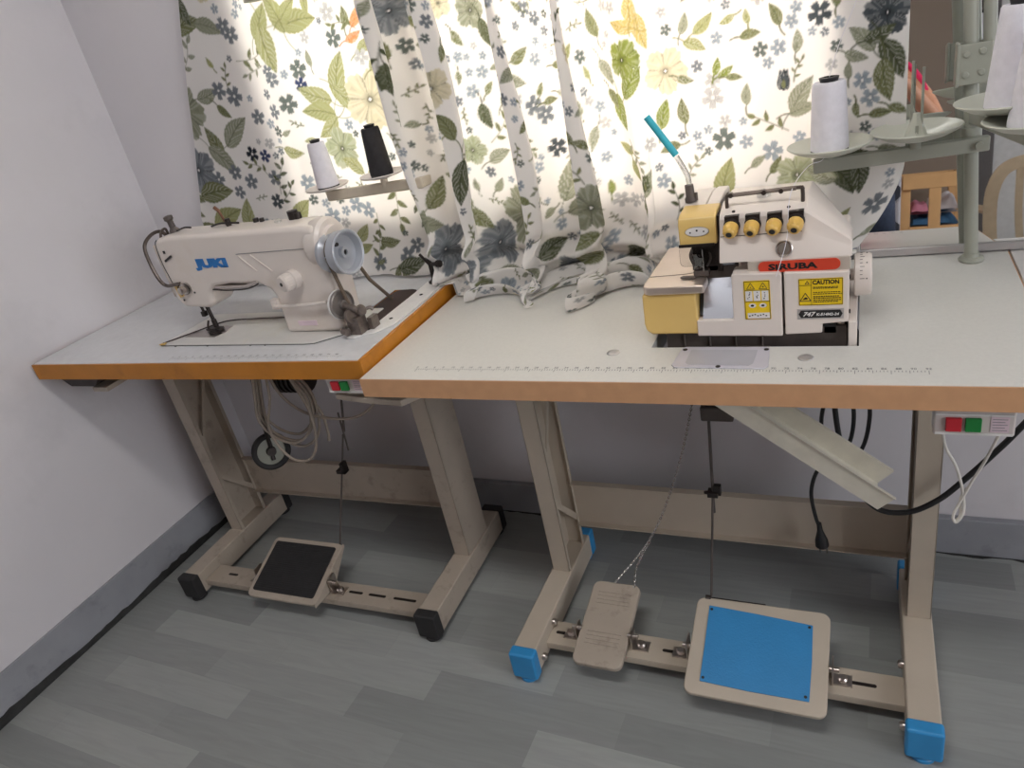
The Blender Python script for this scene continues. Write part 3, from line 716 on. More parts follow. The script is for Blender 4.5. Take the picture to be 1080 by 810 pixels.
tn = one('thread_tension', M['steel'], JK, lambda bm: lathe(bm, [(0,0),(.017,0),(.017,.004),(.012,.006),(.013,.009),(.009,.011),(.009,.022),(.006,.024),(0,.024)], (.5000,-.370,.920), (.1,-1,0), 24))
one('tension_spring', M['dark'], tn, lambda bm: (lathe(bm, [(.0135,.0045),(.0148,.006),(.0135,.0075)], (.5000,-.370,.920), (.1,-1,0), 20), tube(bm, [(.489,-.376,.934),(.480,-.378,.920),(.487,-.378,.905)], .0018, seg=5)))
one('thread_plate', M['yellow'], jbody, lambda bm: prism(bm, [(.462,.928),(.480,.930),(.483,.900),(.468,.896)], 'y', -.3715, -.369))
for x, z in ((.4745,.912),(.478,.890),(.524,.908)):
    one('screw', M['ink'], jbody, lambda bm: screw(bm, (x,-.3715,z), (0,-1,0), .0026, .0015))
def needle(bm):
    cyl(bm, (.500,-.335,.868), (.505,-.335,.815), .0048, seg=12); cyl(bm, (.484,-.338,.868), (.487,-.338,.838), .0036, seg=10); box(bm, .480, .492, -.343, -.333, .832, .845)
    cyl(bm, (.505,-.335,.82), (.5055,-.335,.800), .0065, seg=12)
    prism(bm, [(.485,-.352),(.530,-.355),(.538,-.345),(.530,-.334),(.487,-.332)], 'z', .7965, .801); prism(bm, [(.515,-.372),(.548,-.366),(.547,-.362),(.516,-.367)], 'z', .7945, .800)
    tube(bm, [(.494,-.342,.820),(.500,-.356,.804),(.512,-.352,.799)], .0028, seg=6)
one('needle_bar', M['dark'], JK, needle)
one('needle_plate', M['steel'], jb, lambda bm: prism(bm, [(.438,-.382),(.545,-.386),(.556,-.352),(.547,-.322),(.516,-.316),(.448,-.355)], 'z', .7935, .7945))
def finger(bm): tube(bm, [(.398,-.4195,.7950),(.432,-.374,.7955),(.480,-.312,.797),(.515,-.290,.797),(.60,-.284,.797),(.735,-.282,.797)], .0018, seg=5)
one('edge_line', M['maroon'], jb, finger)
one('corner_clip', M['knob'], jb, lambda bm: prism(bm, [(.392,-.427),(.412,-.4265),(.407,-.416),(.396,-.416)], 'z', .7935, .7955))
one('slide_plate', M['steel'], jb, lambda bm: prism(bm, [(.563,-.287),(.655,-.284),(.672,-.272),(.602,-.270)], 'z', .7935, .7965))
def lever(bm): prism(bm, [(.590,.9135),(.640,.9110),(.700,.9120),(.735,.9230),(.728,.9275),(.690,.9190),(.62,.9200),(.595,.9210)], 'y', -.372, -.330)
one('arm_lamp', M['steel'], JK, lever, bevel=.002)
one('arm_lamp_edge', M['dark'], JK, lambda bm: tube(bm, [(.590,-.3735,.9135),(.640,-.3735,.9095),(.700,-.3735,.9110),(.738,-.3735,.9215)], .0018, seg=6))
dl = one('stitch_dial', M['juki'], JK, lambda bm: lathe(bm, [(.018,-.002),(.022,.004),(.0225,.018),(.0190,.020),(.0185,.040),(.015,.043),(0,.043)], (.8500,-.368,.9280), (-.25,-1,0), 32))
one('dial_hole', M['ink'], dl, lambda bm: lathe(bm, [(0,.0436),(.0045,.0436),(.0045,.042)], (.8500,-.368,.9280), (-.25,-1,0), 16))
def dgrip(bm):
    u, w, d = frame((-.25,-1,0))
    for i in range(20):
        a = 2*PI*i/20; o = u*math.cos(a) + w*math.sin(a); c = Vector((.8500,-.368,.9280)); cyl(bm, c+o*.0188+d*.021, c+o*.0182+d*.039, .0011, seg=5)
one('dial_grip', M['juki'], dl, dgrip)
one('feed_lever', M['juki'], JK, lambda bm: (tube(bm, [(.765,-.372,.868),(.775,-.380,.866),(.86,-.384,.868),(.925,-.384,.872)], .0042, seg=8), box(bm, .755, .775, -.376, -.36, .857, .880)), bevel=0)
one('serial_plate', M['pinkish'], jbody, lambda bm: box(bm, .812, .866, -.3715, -.370, .812, .824))
hwc = Vector((1.004, -.357, .974)); hax = Vector((1, -.10, .02))
hj = one('handwheel', M['grey'] if False else mat('wheel_grey', (176,180,188), .3, .25, var=.04), JK, lambda bm: (lathe(bm, [(0,-.062),(.030,-.062),(.040,-.060),(.043,-.050),(.040,-.046),(.033,-.040),(.033,-.034),(.042,-.028),(.046,-.024),(.046,-.004),(.0485,0),(.0460,.002),(.042,0),(.038,-.016),(.016,-.019),(.012,-.019),(.012,-.008),(.006,-.008),(.006,-.03),(0,-.03)], hwc, hax, 56)))
one('hub_hole', M['ink'], hj, lambda bm: lathe(bm, [(0,-.012),(.0062,-.012),(.0062,-.009)], hwc, hax, 20))
one('wheel_screw', M['ink'], hj, lambda bm: cyl(bm, hwc+Vector((-.019,-.012,.021)), hwc+Vector((-.0125,-.014,.0225)), .0042, seg=10))
def belt(bm):
    c = hwc - hax.normalized()*.037
    tube(bm, [c+Vector((0,.032,.010)), c+Vector((-.012,.10,-.10)), (.937,-.150,.770)], .0042, seg=8, smooth=0)
    tube(bm, [c+Vector((0,-.034,.0)), c+Vector((.0,-.016,-.095)), (.955,-.335,.770)], .0042, seg=8, smooth=0)
    tube(bm, [c+Vector((0,.034*math.cos(a),.034*math.sin(a))) for a in [PI*k/10-.1 for k in range(11)]], .0042, seg=8, smooth=2)
one('drive_belt', M['belt'], JK, belt)
# bobbin winder, its base plate and post
bw = thing('bobbin_winder', 'steel bobbin winder with a small wheel on a cream base plate beside the belt slot', 'bobbin winder', (.985, -.33, .790))
def bplate(bm):
    prism(bm, [(.962,-.402),(.985,-.404),(1.002,-.386),(1.020,-.378),(1.046,-.340),(1.052,-.240),(1.048,-.115),(1.030,-.070),(1.005,-.064),(.992,-.078),(.996,-.150),(.996,-.345),(.975,-.360),(.962,-.372)], 'z', .7905, .7945)
bpl = one('base_plate', M['pale'], bw, bplate, bevel=.0012, seg=2)
for x, y, r in ((.997,-.362,.005),(.985,-.384,.0055),(1.022,-.305,.0045),(1.024,-.165,.0045)):
    one('mount_screw', M['dark'], bpl, lambda bm: screw(bm, (x,y,.7945), (0,0,1), r, .0015))
one('belt_slot', M['maroon'], bpl, lambda bm: prism(bm, rrect(.922, .990, -.345, -.115, .02), 'z', .7902, .7908))
wc = Vector((.954,-.374,.862)); wax = Vector((1,-.22,.05))
wh = one('winder_wheel', mat('winder_steel', (150,144,140), .35, .7), bw, lambda bm: (lathe(bm, [(0,-.004),(.026,-.006),(.030,-.006),(.0325,-.003),(.0325,.006),(.030,.008),(.027,.004),(.010,.003),(.010,.012),(0,.012)], wc, wax, 40)))
one('wheel_rim', M['pale'], wh, lambda bm: lathe(bm, [(.0300,-.008),(.0335,-.006),(.0335,-.001),(.0300,-.001)], wc, wax, 40))
def wb(bm):
    tube(bm, [wc, wc+Vector((.024,-.006,-.004)), wc+Vector((.046,-.008,-.012))], .0075, seg=10, smooth=2)
    box(bm, .968, .998, -.392, -.360, .7945, .834); lathe(bm, [(0,0),(.015,0),(.018,.006),(.016,.012),(0,.012)], (.975,-.385,.838), (1,-.3,.1), 20)
    lathe(bm, [(0,0),(.012,0),(.013,.010),(.010,.014),(0,.014)], (.992,-.368,.842), (1,-.3,.4), 18)
    tube(bm, [(.985,-.372,.835),(1.005,-.350,.842),(1.012,-.345,.835)], .004, seg=8); box(bm, 1.0, 1.012, -.362, -.335, .7945, .822)
    cyl(bm, (.956,-.398,.808), (.972,-.402,.806), .0085, seg=14)
one('winder_frame', M['winderm'], bw, wb, bevel=.0015, seg=2)
def post(bm):
    lathe(bm, [(0,0),(.015,0),(.015,.004),(.010,.006),(.006,.010),(.0055,.060),(.003,.075),(0,.075)], (1.018,-.082,.7945), (0,0,1), 18)
    cyl(bm, (1.018,-.082,.842), (1.045,-.092,.846), .005, seg=10); lathe(bm, [(0,0),(.009,0),(.009,.010),(0,.010)], (1.045,-.092,.846), (1,-.3,0), 14)
    tube(bm, [(1.018,-.082,.838),(.998,-.088,.872)], .0035, smooth=0)
one('tension_post', M['dark'], bw, post)
# machine odds and ends on the arm
one('thread_pin', M['orange'] if False else mat('brown_pin', (120, 82, 62), .5), JK, lambda bm: (cyl(bm, (.640,-.305,1.044), (.622,-.300,1.085), .0030, seg=8), cyl(bm, (.624,-.300,1.080), (.614,-.30,1.090), .0042, seg=8)))
def topbits(bm):
    tube(bm, [(.600,-.315,1.0500),(.640,-.322,1.056),(.690,-.318,1.052)], .0025, seg=6); cyl(bm, (.655,-.315,1.047), (.655,-.315,1.064), .0065, seg=12)
    tube(bm, [(.500,-.330,1.0520),(.530,-.332,1.058),(.550,-.33,1.056)], .0022, seg=6)
    cyl(bm, (.726,-.300,1.044), (.726,-.300,1.054), .007, seg=12); cyl(bm, (.744,-.300,1.044), (.744,-.300,1.053), .006, seg=12)
one('thread_guide', M['dark'], JK, topbits)
one('oil_cap', M['clear'], JK, lambda bm: lathe(bm, [(.009,0),(.0085,.006),(.004,.010),(0,.0105)], (.808,-.320,1.042), (0,0,1), 16))
one('winding_tension', M['dark'], JK, lambda bm: (cyl(bm, (.838,-.300,1.040), (.838,-.300,1.062), .012, seg=18), cyl(bm, (.850,-.300,1.040), (.850,-.300,1.056), .009, seg=18)))
kn = thing('knee_lifter', 'round dark-rimmed knee lifter pad hanging on a rod under the orange-edged table', 'knee lifter', (.53, -.35, .37))
kc = Vector((.537,-.352,.432)); kax = Vector((.80, -.58, .18))
one('pad', M['black'] if False else M['rubber'], kn, lambda bm: lathe(bm, [(.034,-.008),(.047,-.010),(.052,-.004),(.052,.006),(.047,.010),(.038,.008),(.038,-.002)], kc, kax, 40))
one('pad_face', M['grey'], kn, lambda bm: lathe(bm, [(0,-.004),(.038,-.004),(.041,0),(.038,.001),(0,.0)], kc, kax, 36))
one('hub', M['dark'], kn, lambda bm: (lathe(bm, [(0,0),(.014,0),(.012,.014),(0,.014)], kc, kax, 20), tube(bm, [kc+Vector((-.01,.02,.030)), kc, kc+Vector((.006,-.008,-.024))], .006, seg=8, smooth=0)))
one('rod', M['dark'], kn, lambda bm: tube(bm, [kc+Vector((.004,0,.008)), (.540,-.345,.50), (.550,-.338,.60), (.565,-.33,.740)], .0055, seg=8))

PRINT_A = """H 0.283 1.137 0.0704 -6 slate
H 0.313 1.294 0.0784 -8 sage
L 0.469 1.218 0.0581 34 sage
L 0.378 1.2 0.0485 105 olive
L 0.389 1.152 0.0552 -47 sage
L 0.418 1.323 0.0402 11 sage
L 0.428 1.487 0.0541 3 olive
L 0.437 1.52 0.0374 -74 dolive
L 0.496 1.47 0.0424 -26 sage
S 0.366 1.437 0.0395 89 olive
S 0.386 1.417 0.0451 49 sage
L 0.218 1.238 0.0445 18 olive
F 0.543 1.466 0.0208 -10 slate
F 0.558 1.444 0.0209 -10 slate
F 0.461 1.326 0.0225 -9 slate
F 0.505 1.305 0.0251 -9 slate
S 0.5 1.348 0.0275 76 olive
L 0.455 1.274 0.0258 -46 olive
F 0.559 1.245 0.0195 -8 slate
F 0.497 1.157 0.0205 -7 navy
F 0.54 1.147 0.0174 -7 navyb
S 0.5 1.113 0.0358 146 olive
F 0.346 1.104 0.0221 -6 slate
F 0.415 1.117 0.0215 -6 slate
F 0.46 1.086 0.0213 -6 slate
F 0.406 1.062 0.0188 -6 slate
L 0.319 1.066 0.0648 2 olive
L 0.214 1.068 0.0536 -23 olive
S 0.207 1.02 0.0751 -93 olive
F 0.547 1.087 0.0207 -6 slate
S 0.567 1.08 0.0411 66 dolive
F 0.528 1.024 0.0212 -6 dslate
S 0.564 1.041 0.0357 38 dolive
S 0.597 1.387 0.047 4 olive
S 0.6 1.353 0.0317 -168 sage
L 0.77 1.433 0.0577 0 lolive
L 0.708 1.465 0.0487 108 lolive
L 0.662 1.457 0.0447 53 lolive
L 0.665 1.392 0.0559 -87 lolive
L 0.749 1.466 0.0335 34 lolive
F 0.728 1.334 0.0228 -9 gslate
F 0.723 1.299 0.0179 -9 navyb
F 0.65 1.324 0.0183 -9 slate
F 0.672 1.262 0.0239 -8 gslate
F 0.644 1.345 0.0156 -9 slate
F 0.623 1.25 0.019 -8 slate
L 0.756 1.272 0.0512 155 lolive
L 0.847 1.302 0.0585 63 lolive
L 0.753 1.227 0.0519 168 lolive
L 0.859 1.25 0.0494 -35 lolive
L 0.769 1.19 0.0418 -150 lolive
F 0.864 1.383 0.0211 -10 gslate
L 0.907 1.422 0.0227 83 olive
L 0.934 1.417 0.0248 58 orange
L 0.917 1.378 0.0231 20 orange
L 0.941 1.353 0.0276 29 lolive
S 0.899 1.401 0.0322 162 olive
H 0.917 1.237 0.0729 -8 cream
H 0.793 1.135 0.0555 -7 palegreen
L 0.958 1.315 0.0279 38 lolive
F 0.923 1.332 0.0187 -9 palegrey
L 0.642 1.147 0.0335 -15 lolive
L 0.812 1.09 0.0374 145 lolive
L 0.6 0.985 0.0539 39 lolive
F 0.697 0.966 0.0233 -5 pslate
F 0.782 0.989 0.0224 -5 pslate
F 0.819 0.973 0.0222 -5 pslate
S 0.839 0.925 0.0392 -97 olive
S 0.917 0.981 0.0532 -96 olive
F 0.941 0.87 0.0192 -4 slate
F 0.913 0.846 0.0223 -4 slate
L 0.863 0.886 0.0337 0 olive
F 0.814 0.831 0.0233 -4 slate
S 0.815 0.853 0.0464 71 olive
L 0.876 0.806 0.0258 63 olive
L 0.903 0.804 0.0256 84 olive
L 0.773 0.912 0.0345 42 lolive
L 0.768 0.872 0.0292 12 lolive
F 0.655 1.063 0.0229 -6 pslate
L 0.888 1.069 0.0365 17 lolive
L 0.928 0.827 0.0448 13 dolive
S 0.988 0.95 0.0473 -71 dolive
F 0.773 1.399 0.0145 -10 palegrey
F 0.866 1.438 0.0207 -11 palegrey
L 0.807 1.465 0.028 -99 lolive
H 1.018 1.123 0.0437 -7 cream
S 1.011 1.234 0.0467 61 lolive
L 0.326 0.99 0.0661 22 lolive
L 0.409 0.994 0.0511 76 lolive
F 0.473 0.955 0.0253 -5 slate
L 0.234 0.96 0.0551 10 olive"""
PRINT_B = """H 1.047 1.409 0.0507 -11 slate
S 1.034 1.315 0.0397 -83 dolive
F 1.06 1.334 0.0173 -10 gslate
L 1.036 1.275 0.0357 -95 dolive
F 1.073 1.293 0.0131 -9 slate
H 1.234 1.374 0.0393 -11 sage
L 1.198 1.326 0.0204 -57 olive
L 1.179 1.304 0.0187 -69 olive
L 1.255 1.323 0.036 -68 dolive
H 1.144 1.242 0.0434 -9 cream
S 1.129 1.332 0.0337 -69 olive
F 1.23 1.25 0.0146 -9 pslate
F 1.204 1.215 0.0149 -9 pslate
L 1.221 1.156 0.0304 -80 dolive
L 1.267 1.193 0.0251 55 olive
S 1.242 1.126 0.0391 45 olive
F 1.282 1.127 0.015 -8 pslate
L 1.232 1.065 0.0314 19 sage
F 1.359 1.354 0.0169 -11 slate
F 1.378 1.333 0.0151 -10 slate
L 1.35 1.364 0.0151 143 olive
L 1.341 1.271 0.0276 25 olive
L 1.324 1.235 0.0282 -18 sage
F 1.35 1.166 0.0205 -8 slate
F 1.367 1.142 0.0205 -8 slate
L 1.364 1.194 0.0161 67 olive
L 1.381 1.167 0.0182 9 olive
L 1.336 1.13 0.0167 -46 olive
F 1.38 1.068 0.0211 -7 dslate
L 1.405 1.235 0.0175 -1 olive
S 1.435 1.305 0.0335 46 dolive
H 1.262 0.925 0.0702 -5 sage
H 1.059 0.869 0.0621 -4 slate
H 1.202 0.869 0.0539 -4 slate
L 1.057 1.006 0.0493 44 olive
L 1.02 0.946 0.0562 -24 sage
L 1.162 1.029 0.0515 -81 dolive
H 1.183 1.092 0.0362 -7 palegreen
L 1.158 1.158 0.0356 64 olive
L 1.391 0.994 0.0519 70 sage
L 1.411 0.927 0.0441 14 sage
H 1.463 0.944 0.0514 -6 sage
L 1.426 0.882 0.0313 -5 olive
F 1.473 1.245 0.015 -10 gslate
L 1.502 1.302 0.029 104 olive
F 1.516 1.328 0.0124 -11 palegrey
F 1.536 1.322 0.0125 -11 palegrey
H 1.55 1.225 0.0408 -9 green
L 1.507 1.204 0.0301 -66 sage
L 1.577 1.179 0.0375 50 green
L 1.534 1.124 0.0391 -76 green
L 1.517 1.151 0.0233 -66 olive
F 1.5 1.106 0.014 -8 palegrey
L 1.434 1.101 0.0203 69 olive
L 1.458 1.078 0.0203 30 olive
S 1.431 1.021 0.0293 60 olive
F 1.508 0.937 0.0171 -6 palegrey
F 1.536 0.935 0.0169 -5 palegrey
L 1.491 0.969 0.017 92 green
L 1.534 1.052 0.0241 154 lolive
L 1.553 1.004 0.0244 -66 lolive
H 1.638 1.188 0.0471 -9 cream
L 1.602 1.269 0.0356 -75 gold
L 1.566 1.287 0.0288 161 gold
L 1.589 1.317 0.0281 83 gold
L 1.717 1.261 0.0254 40 lolive
L 1.699 1.224 0.0243 -28 lolive
L 1.672 1.268 0.0207 73 sage
L 1.791 1.225 0.02 5 olive
F 1.865 1.236 0.0129 -10 pslate
F 1.841 1.195 0.0149 -10 pslate
F 1.924 1.24 0.0203 -11 dslate
F 1.718 1.157 0.016 -9 palegrey
F 1.726 1.124 0.0215 -9 palegrey
L 1.73 1.181 0.0174 75 green
L 1.754 1.169 0.0174 31 green
L 1.77 1.154 0.0156 -9 olive
L 1.676 1.167 0.018 -18 olive
L 1.628 1.107 0.0302 74 green
L 1.657 1.107 0.0262 95 olive
F 1.742 1.041 0.0222 -7 gslate
B 1.849 1.137 0.0254 88 dslate
S 1.874 1.149 0.0199 68 olive
S 1.823 1.058 0.0355 153 olive
L 1.885 1.105 0.0373 57 sage
L 1.893 1.078 0.0273 13 sage
F 1.823 1.005 0.02 -7 pslate
L 1.796 0.987 0.0185 36 sage
L 1.829 0.978 0.0202 58 olive
L 1.744 0.958 0.0462 76 lolive
H 1.869 0.954 0.0438 -6 palegreen
S 1.554 1.04 0.0321 -66 sage
F 1.596 1.054 0.0157 -7 palegrey
L 1.587 0.975 0.0326 63 sage
B 1.571 0.977 0.0245 83 dolive
F 1.614 0.972 0.0161 -6 pslate
S 1.633 0.919 0.0326 94 dolive
H 2.034 1.221 0.0418 -10 dslate
L 1.982 1.185 0.0313 134 sage
L 2.012 1.19 0.0277 23 dolive
L 1.974 1.158 0.0222 -19 sage
L 2.043 1.143 0.0402 -62 dolive
L 2.024 1.109 0.0382 -80 olive
F 1.984 1.114 0.0161 -9 pslate
F 1.997 1.082 0.0163 -8 pslate
L 2.019 1.094 0.0144 -62 olive
L 1.962 1.135 0.0161 90 sage
L 1.975 1.062 0.0149 -80 olive
L 2.015 1.052 0.0197 3 olive
L 2.054 1.055 0.0193 -28 olive
F 1.874 1.258 0.0111 -11 pslate
L 1.969 0.971 0.0382 16 dolive
L 1.95 0.936 0.0426 -46 dolive
L 1.984 0.942 0.0384 -81 dolive
L 1.925 0.948 0.032 153 sage
F 2.018 0.882 0.0212 -5 slate
F 1.986 0.777 0.0151 -4 navyb
L 2.044 0.832 0.0179 43 sage
L 2.007 0.828 0.0146 53 sage
L 1.791 1.12 0.0211 87 sage
L 1.284 0.854 0.043 50 olive
L 1.343 0.849 0.0421 15 dolive
L 1.176 0.932 0.0338 -70 olive
H 1.369 0.794 0.0377 -3 slate
L 1.45 0.766 0.0328 26 dolive
L 1.222 0.802 0.0399 6 sage
H 1.138 0.832 0.0305 -4 slate
L 1.54 0.825 0.0352 26 dolive
F 1.489 0.799 0.0182 -4 slate
L 1.447 0.842 0.0315 -4 olive"""
# ------------------------------------------------------------------ printed curtains
PAL = dict(slate=(126,132,138), gslate=(110,118,114), dslate=(82,88,92), navy=(48,52,60), navyb=(66,76,110), pslate=(158,168,178), palegrey=(190,190,190),
           sage=(150,153,132), olive=(124,128,92), dolive=(92,98,74), lolive=(162,164,116), green=(134,144,76), gold=(196,176,112), cream=(214,206,178), palegreen=(166,172,142), orange=(232,150,104))
for k_ in PAL: PAL[k_] = np.array(lin(PAL[k_])[:3])
BASEC = np.array(lin((242, 239, 236))[:3])
RES = .0020

class Cloth:
    def __init__(s, w, z0, z1):
        s.z0 = z0; s.nx = int(w/RES)+2; s.nz = int((z1-z0)/RES)+2
        s.img = np.tile(BASEC, (s.nz, s.nx, 1)).astype(np.float32); s.occ = []
    def win(s, cx, cz, r):
        i0 = max(0, int((cx-r)/RES)); i1 = min(s.nx, int((cx+r)/RES)+2); j0 = max(0, int((cz-r-s.z0)/RES)); j1 = min(s.nz, int((cz+r-s.z0)/RES)+2)
        if i1 <= i0 or j1 <= j0: return None
        X, Z = np.meshgrid(np.arange(i0, i1)*RES - cx, s.z0 + np.arange(j0, j1)*RES - cz)
        return (slice(j0, j1), slice(i0, i1)), X, Z
    def paint(s, sl, a, c):
        a = np.clip(a, 0, 1)[..., None]; s.img[sl] = s.img[sl]*(1-a) + c*a
    def leaf(s, cx, cz, L, ang, c, rnd):
        r = s.win(cx, cz, L*1.15)
        if r is None: return
        sl, X, Z = r; a = math.radians(ang); u = (X*math.cos(a) + Z*math.sin(a))/L*.5 + .5; v = (-X*math.sin(a) + Z*math.cos(a))/L
        v = v - .10*np.sin(u*PI)*rnd.choice((-1, 1))
        uc = np.clip(u, 0, 1); w = .47*np.sin(PI*uc**.75)**.85*(1 + .10*(((uc*9) % 1) - .5))
        ins = (w - np.abs(v))*L/RES*1.2
        m = np.where((u > 0) & (u < 1), ins + .3, -1)
        s.paint(sl, np.clip(m, 0, 1), c)
        vein = ((u*6 - np.abs(v)*7 + .35*np.sin(u*9+v*11)) % 1); light = BASEC*.5 + c*.5
        t = (np.abs(vein-.5) < .17) & (np.abs(v) > .03) & (np.abs(v) < w*.82)
        if L > .012: s.paint(sl, (t & (m > 1))*(.55 if rnd.random() < .7 else .25), light)
        s.paint(sl, ((np.abs(v) < .022) & (m > 0))*.7, c*.45)
        s.paint(sl, ((v > 0) & (m > .5) & (vein > .72))*.28, c*.5)
    def flower(s, cx, cz, R, c, rnd):
        R = R*1.12
        r = s.win(cx, cz, R*1.2)
        if r is None: return
        sl, X, Z = r; a0 = rnd.random()*6; th = np.arctan2(Z, X) + a0; d = np.hypot(X, Z)/R
        p = np.abs(np.cos(th*2.5)); rad = .22 + .80*p**.55*(1 + .10*np.cos(th*20))
        rad = np.where(p > .965, rad*.90, rad)
        m = (rad - d)*R/RES*1.2
        s.paint(sl, m, c); s.paint(sl, ((d < .55) & (np.cos(th*5*3) > .4) & (m > 0))*.5, c*.5)
        s.paint(sl, (d < .14)*.9, BASEC)
    def hib(s, cx, cz, R, c, rnd):
        r = s.win(cx, cz, R*1.2)
        if r is None: return
        sl, X, Z = r; a0 = rnd.random()*6; th = np.arctan2(Z, X) + a0; d = np.hypot(X, Z)/R
        sec = (th/(2*PI)*5) % 1
        rad = .66 + .32*np.sin(PI*sec)**.5 + .03*np.sin(th*17+1) + .02*np.sin(th*29)
        m = (rad - d)*R/RES; s.paint(sl, m, c)
        st = np.sin(th*26 + 5*np.sin(th*5) + d*5*np.sin(th*3)); lt = BASEC*.38 + c*.62
        s.paint(sl, ((st > .35) & (d > .30) & (m > 1))*.42, lt); s.paint(sl, ((st < -.55) & (d < .75) & (m > 1))*.30, c*.55)
        s.paint(sl, (((sec < .05) | (sec > .97)) & (m > 0))*.7, c*.42)
        s.paint(sl, ((d > .8) & (np.abs(rad-d) < .07) & (m > 0) & (st > -.2))*.5, lt)
        s.paint(sl, np.clip((.30-d)*5, 0, 1)*.65, c*.42); s.paint(sl, np.clip((.13-d)*12, 0, 1), c*.08); s.paint(sl, (d < .05)*1.0, BASEC)
    def stem(s, x0, z0, x1, z1, bend, c, w=.0011):
        n = 40; t = np.linspace(0, 1, n); nx, nz = -(z1-z0), (x1-x0)
        px = x0+(x1-x0)*t + nx*bend*np.sin(PI*t); pz = z0+(z1-z0)*t + nz*bend*np.sin(PI*t)
        for a, b in zip(px, pz):
            r = s.win(a, b, w*2)
            if r is None: continue
            sl, X, Z = r; s.paint(sl, np.clip((w - np.hypot(X, Z))/RES + .5, 0, 1)*.8, c)
        return px, pz
    def sprig(s, cx, cz, L, ang, c, rnd):
        a = math.radians(ang); px, pz = s.stem(cx-math.cos(a)*L, cz-math.sin(a)*L, cx+math.cos(a)*L, cz+math.sin(a)*L, rnd.uniform(-.15,.15), c*.7)
        for k, i in enumerate(range(8, 40, 8)):
            sd = 1 if k % 2 else -1; b = a + sd*math.radians(55)
            s.leaf(px[i]+math.cos(b)*L*.33, pz[i]+math.sin(b)*L*.33, L*.30, math.degrees(b), c, rnd)
        s.leaf(px[-1]+math.cos(a)*L*.25, pz[-1]+math.sin(a)*L*.25, L*.30, ang, c, rnd)
    def bud(s, cx, cz, L, ang, c, rnd):
        for d in (-22, 0, 22):
            s.leaf(cx, cz, L*.8, ang+d, c if d else c*.6, rnd)
        s.leaf(cx, cz-L*.3, L*.35, ang, PAL['olive'], rnd)
    def add(s, k, x, z, r, ang, c, rnd):
        col = PAL[c]
        if k == 'L':
            a = math.radians(ang); s.stem(x-math.cos(a)*r*1.9, z-math.sin(a)*r*1.9, x-math.cos(a)*r*.8, z-math.sin(a)*r*.8, .1, col*.7); s.leaf(x, z, r, ang, col, rnd)
        elif k == 'F': s.flower(x, z, r, col, rnd)
        elif k == 'H': s.hib(x, z, r, col, rnd)
        elif k == 'S': s.sprig(x, z, r, ang, col, rnd)
        elif k == 'B': s.bud(x, z, r, ang, col, rnd)
        s.occ.append((x, z, r*(1.0 if k in 'LFH' else 1.3)))
    def fill(s, rnd, n, zlo, zhi):
        for _ in range(n*40):
            x = rnd.uniform(0, s.nx*RES); z = rnd.uniform(zlo, zhi); k = rnd.choice('FFFSSLLH'); r = dict(F=.012, L=.022, S=.024, H=.036)[k]*rnd.uniform(.65, 1.25)
            if any((x-a)**2 + (z-b)**2 < (r*.92+q*.95+.001)**2 for a, b, q in s.occ): continue
            c = rnd.choice(dict(F=['slate','pslate','gslate','palegrey','pslate'], L=['olive','sage','lolive','sage'], S=['olive','sage','sage'], H=['sage','pslate','palegreen','cream'])[k])
            s.add(k, x, z, r, rnd.uniform(0, 360), c, rnd)
    def sample(s, U, Z):
        i = np.clip((U/RES), 0, s.nx-1.001); j = np.clip((Z-s.z0)/RES, 0, s.nz-1.001); i0 = i.astype(int); j0 = j.astype(int); fi = (i-i0)[..., None]; fj = (j-j0)[..., None]
        I = s.img
        return (I[j0, i0]*(1-fi)*(1-fj) + I[j0, i0+1]*fi*(1-fj) + I[j0+1, i0]*(1-fi)*fj + I[j0+1, i0+1]*fi*fj)

def sheet(name, X, Y, Z, C, m, th=.0):
    """grid of positions (rows, cols) -> one cloth mesh with a printed colour attribute"""
    R_, Cn = X.shape
    co = np.stack([X, Y, Z], -1).reshape(-1, 3).astype(np.float32)
    base = np.array([co[:, 0].mean(), co[:, 1].mean(), co[:, 2].min()], np.float32); co -= base
    idx = np.arange(R_*Cn).reshape(R_, Cn)
    q = np.stack([idx[:-1, :-1], idx[:-1, 1:], idx[1:, 1:], idx[1:, :-1]], -1).reshape(-1, 4)
    me = bpy.data.meshes.new(name); me.vertices.add(len(co)); me.vertices.foreach_set('co', co.ravel())
    me.loops.add(q.size); me.loops.foreach_set('vertex_index', q.ravel().astype(np.int32))
    me.polygons.add(len(q)); me.polygons.foreach_set('loop_start', np.arange(0, q.size, 4, dtype=np.int32)); me.polygons.foreach_set('loop_total', np.full(len(q), 4, np.int32))
    me.update(); me.validate()
    at = me.color_attributes.new('print', 'FLOAT_COLOR', 'POINT')
    c4 = np.ones((len(co), 4), np.float32); c4[:, :3] = C.reshape(-1, 3); at.data.foreach_set('color', c4.ravel())
    me.shade_smooth(); me.materials.append(m)
    o = bpy.data.objects.new(name, me); COL.objects.link(o); o.location = [float(v) for v in base]; ROOT[o.name] = Vector(o.location)
    return o

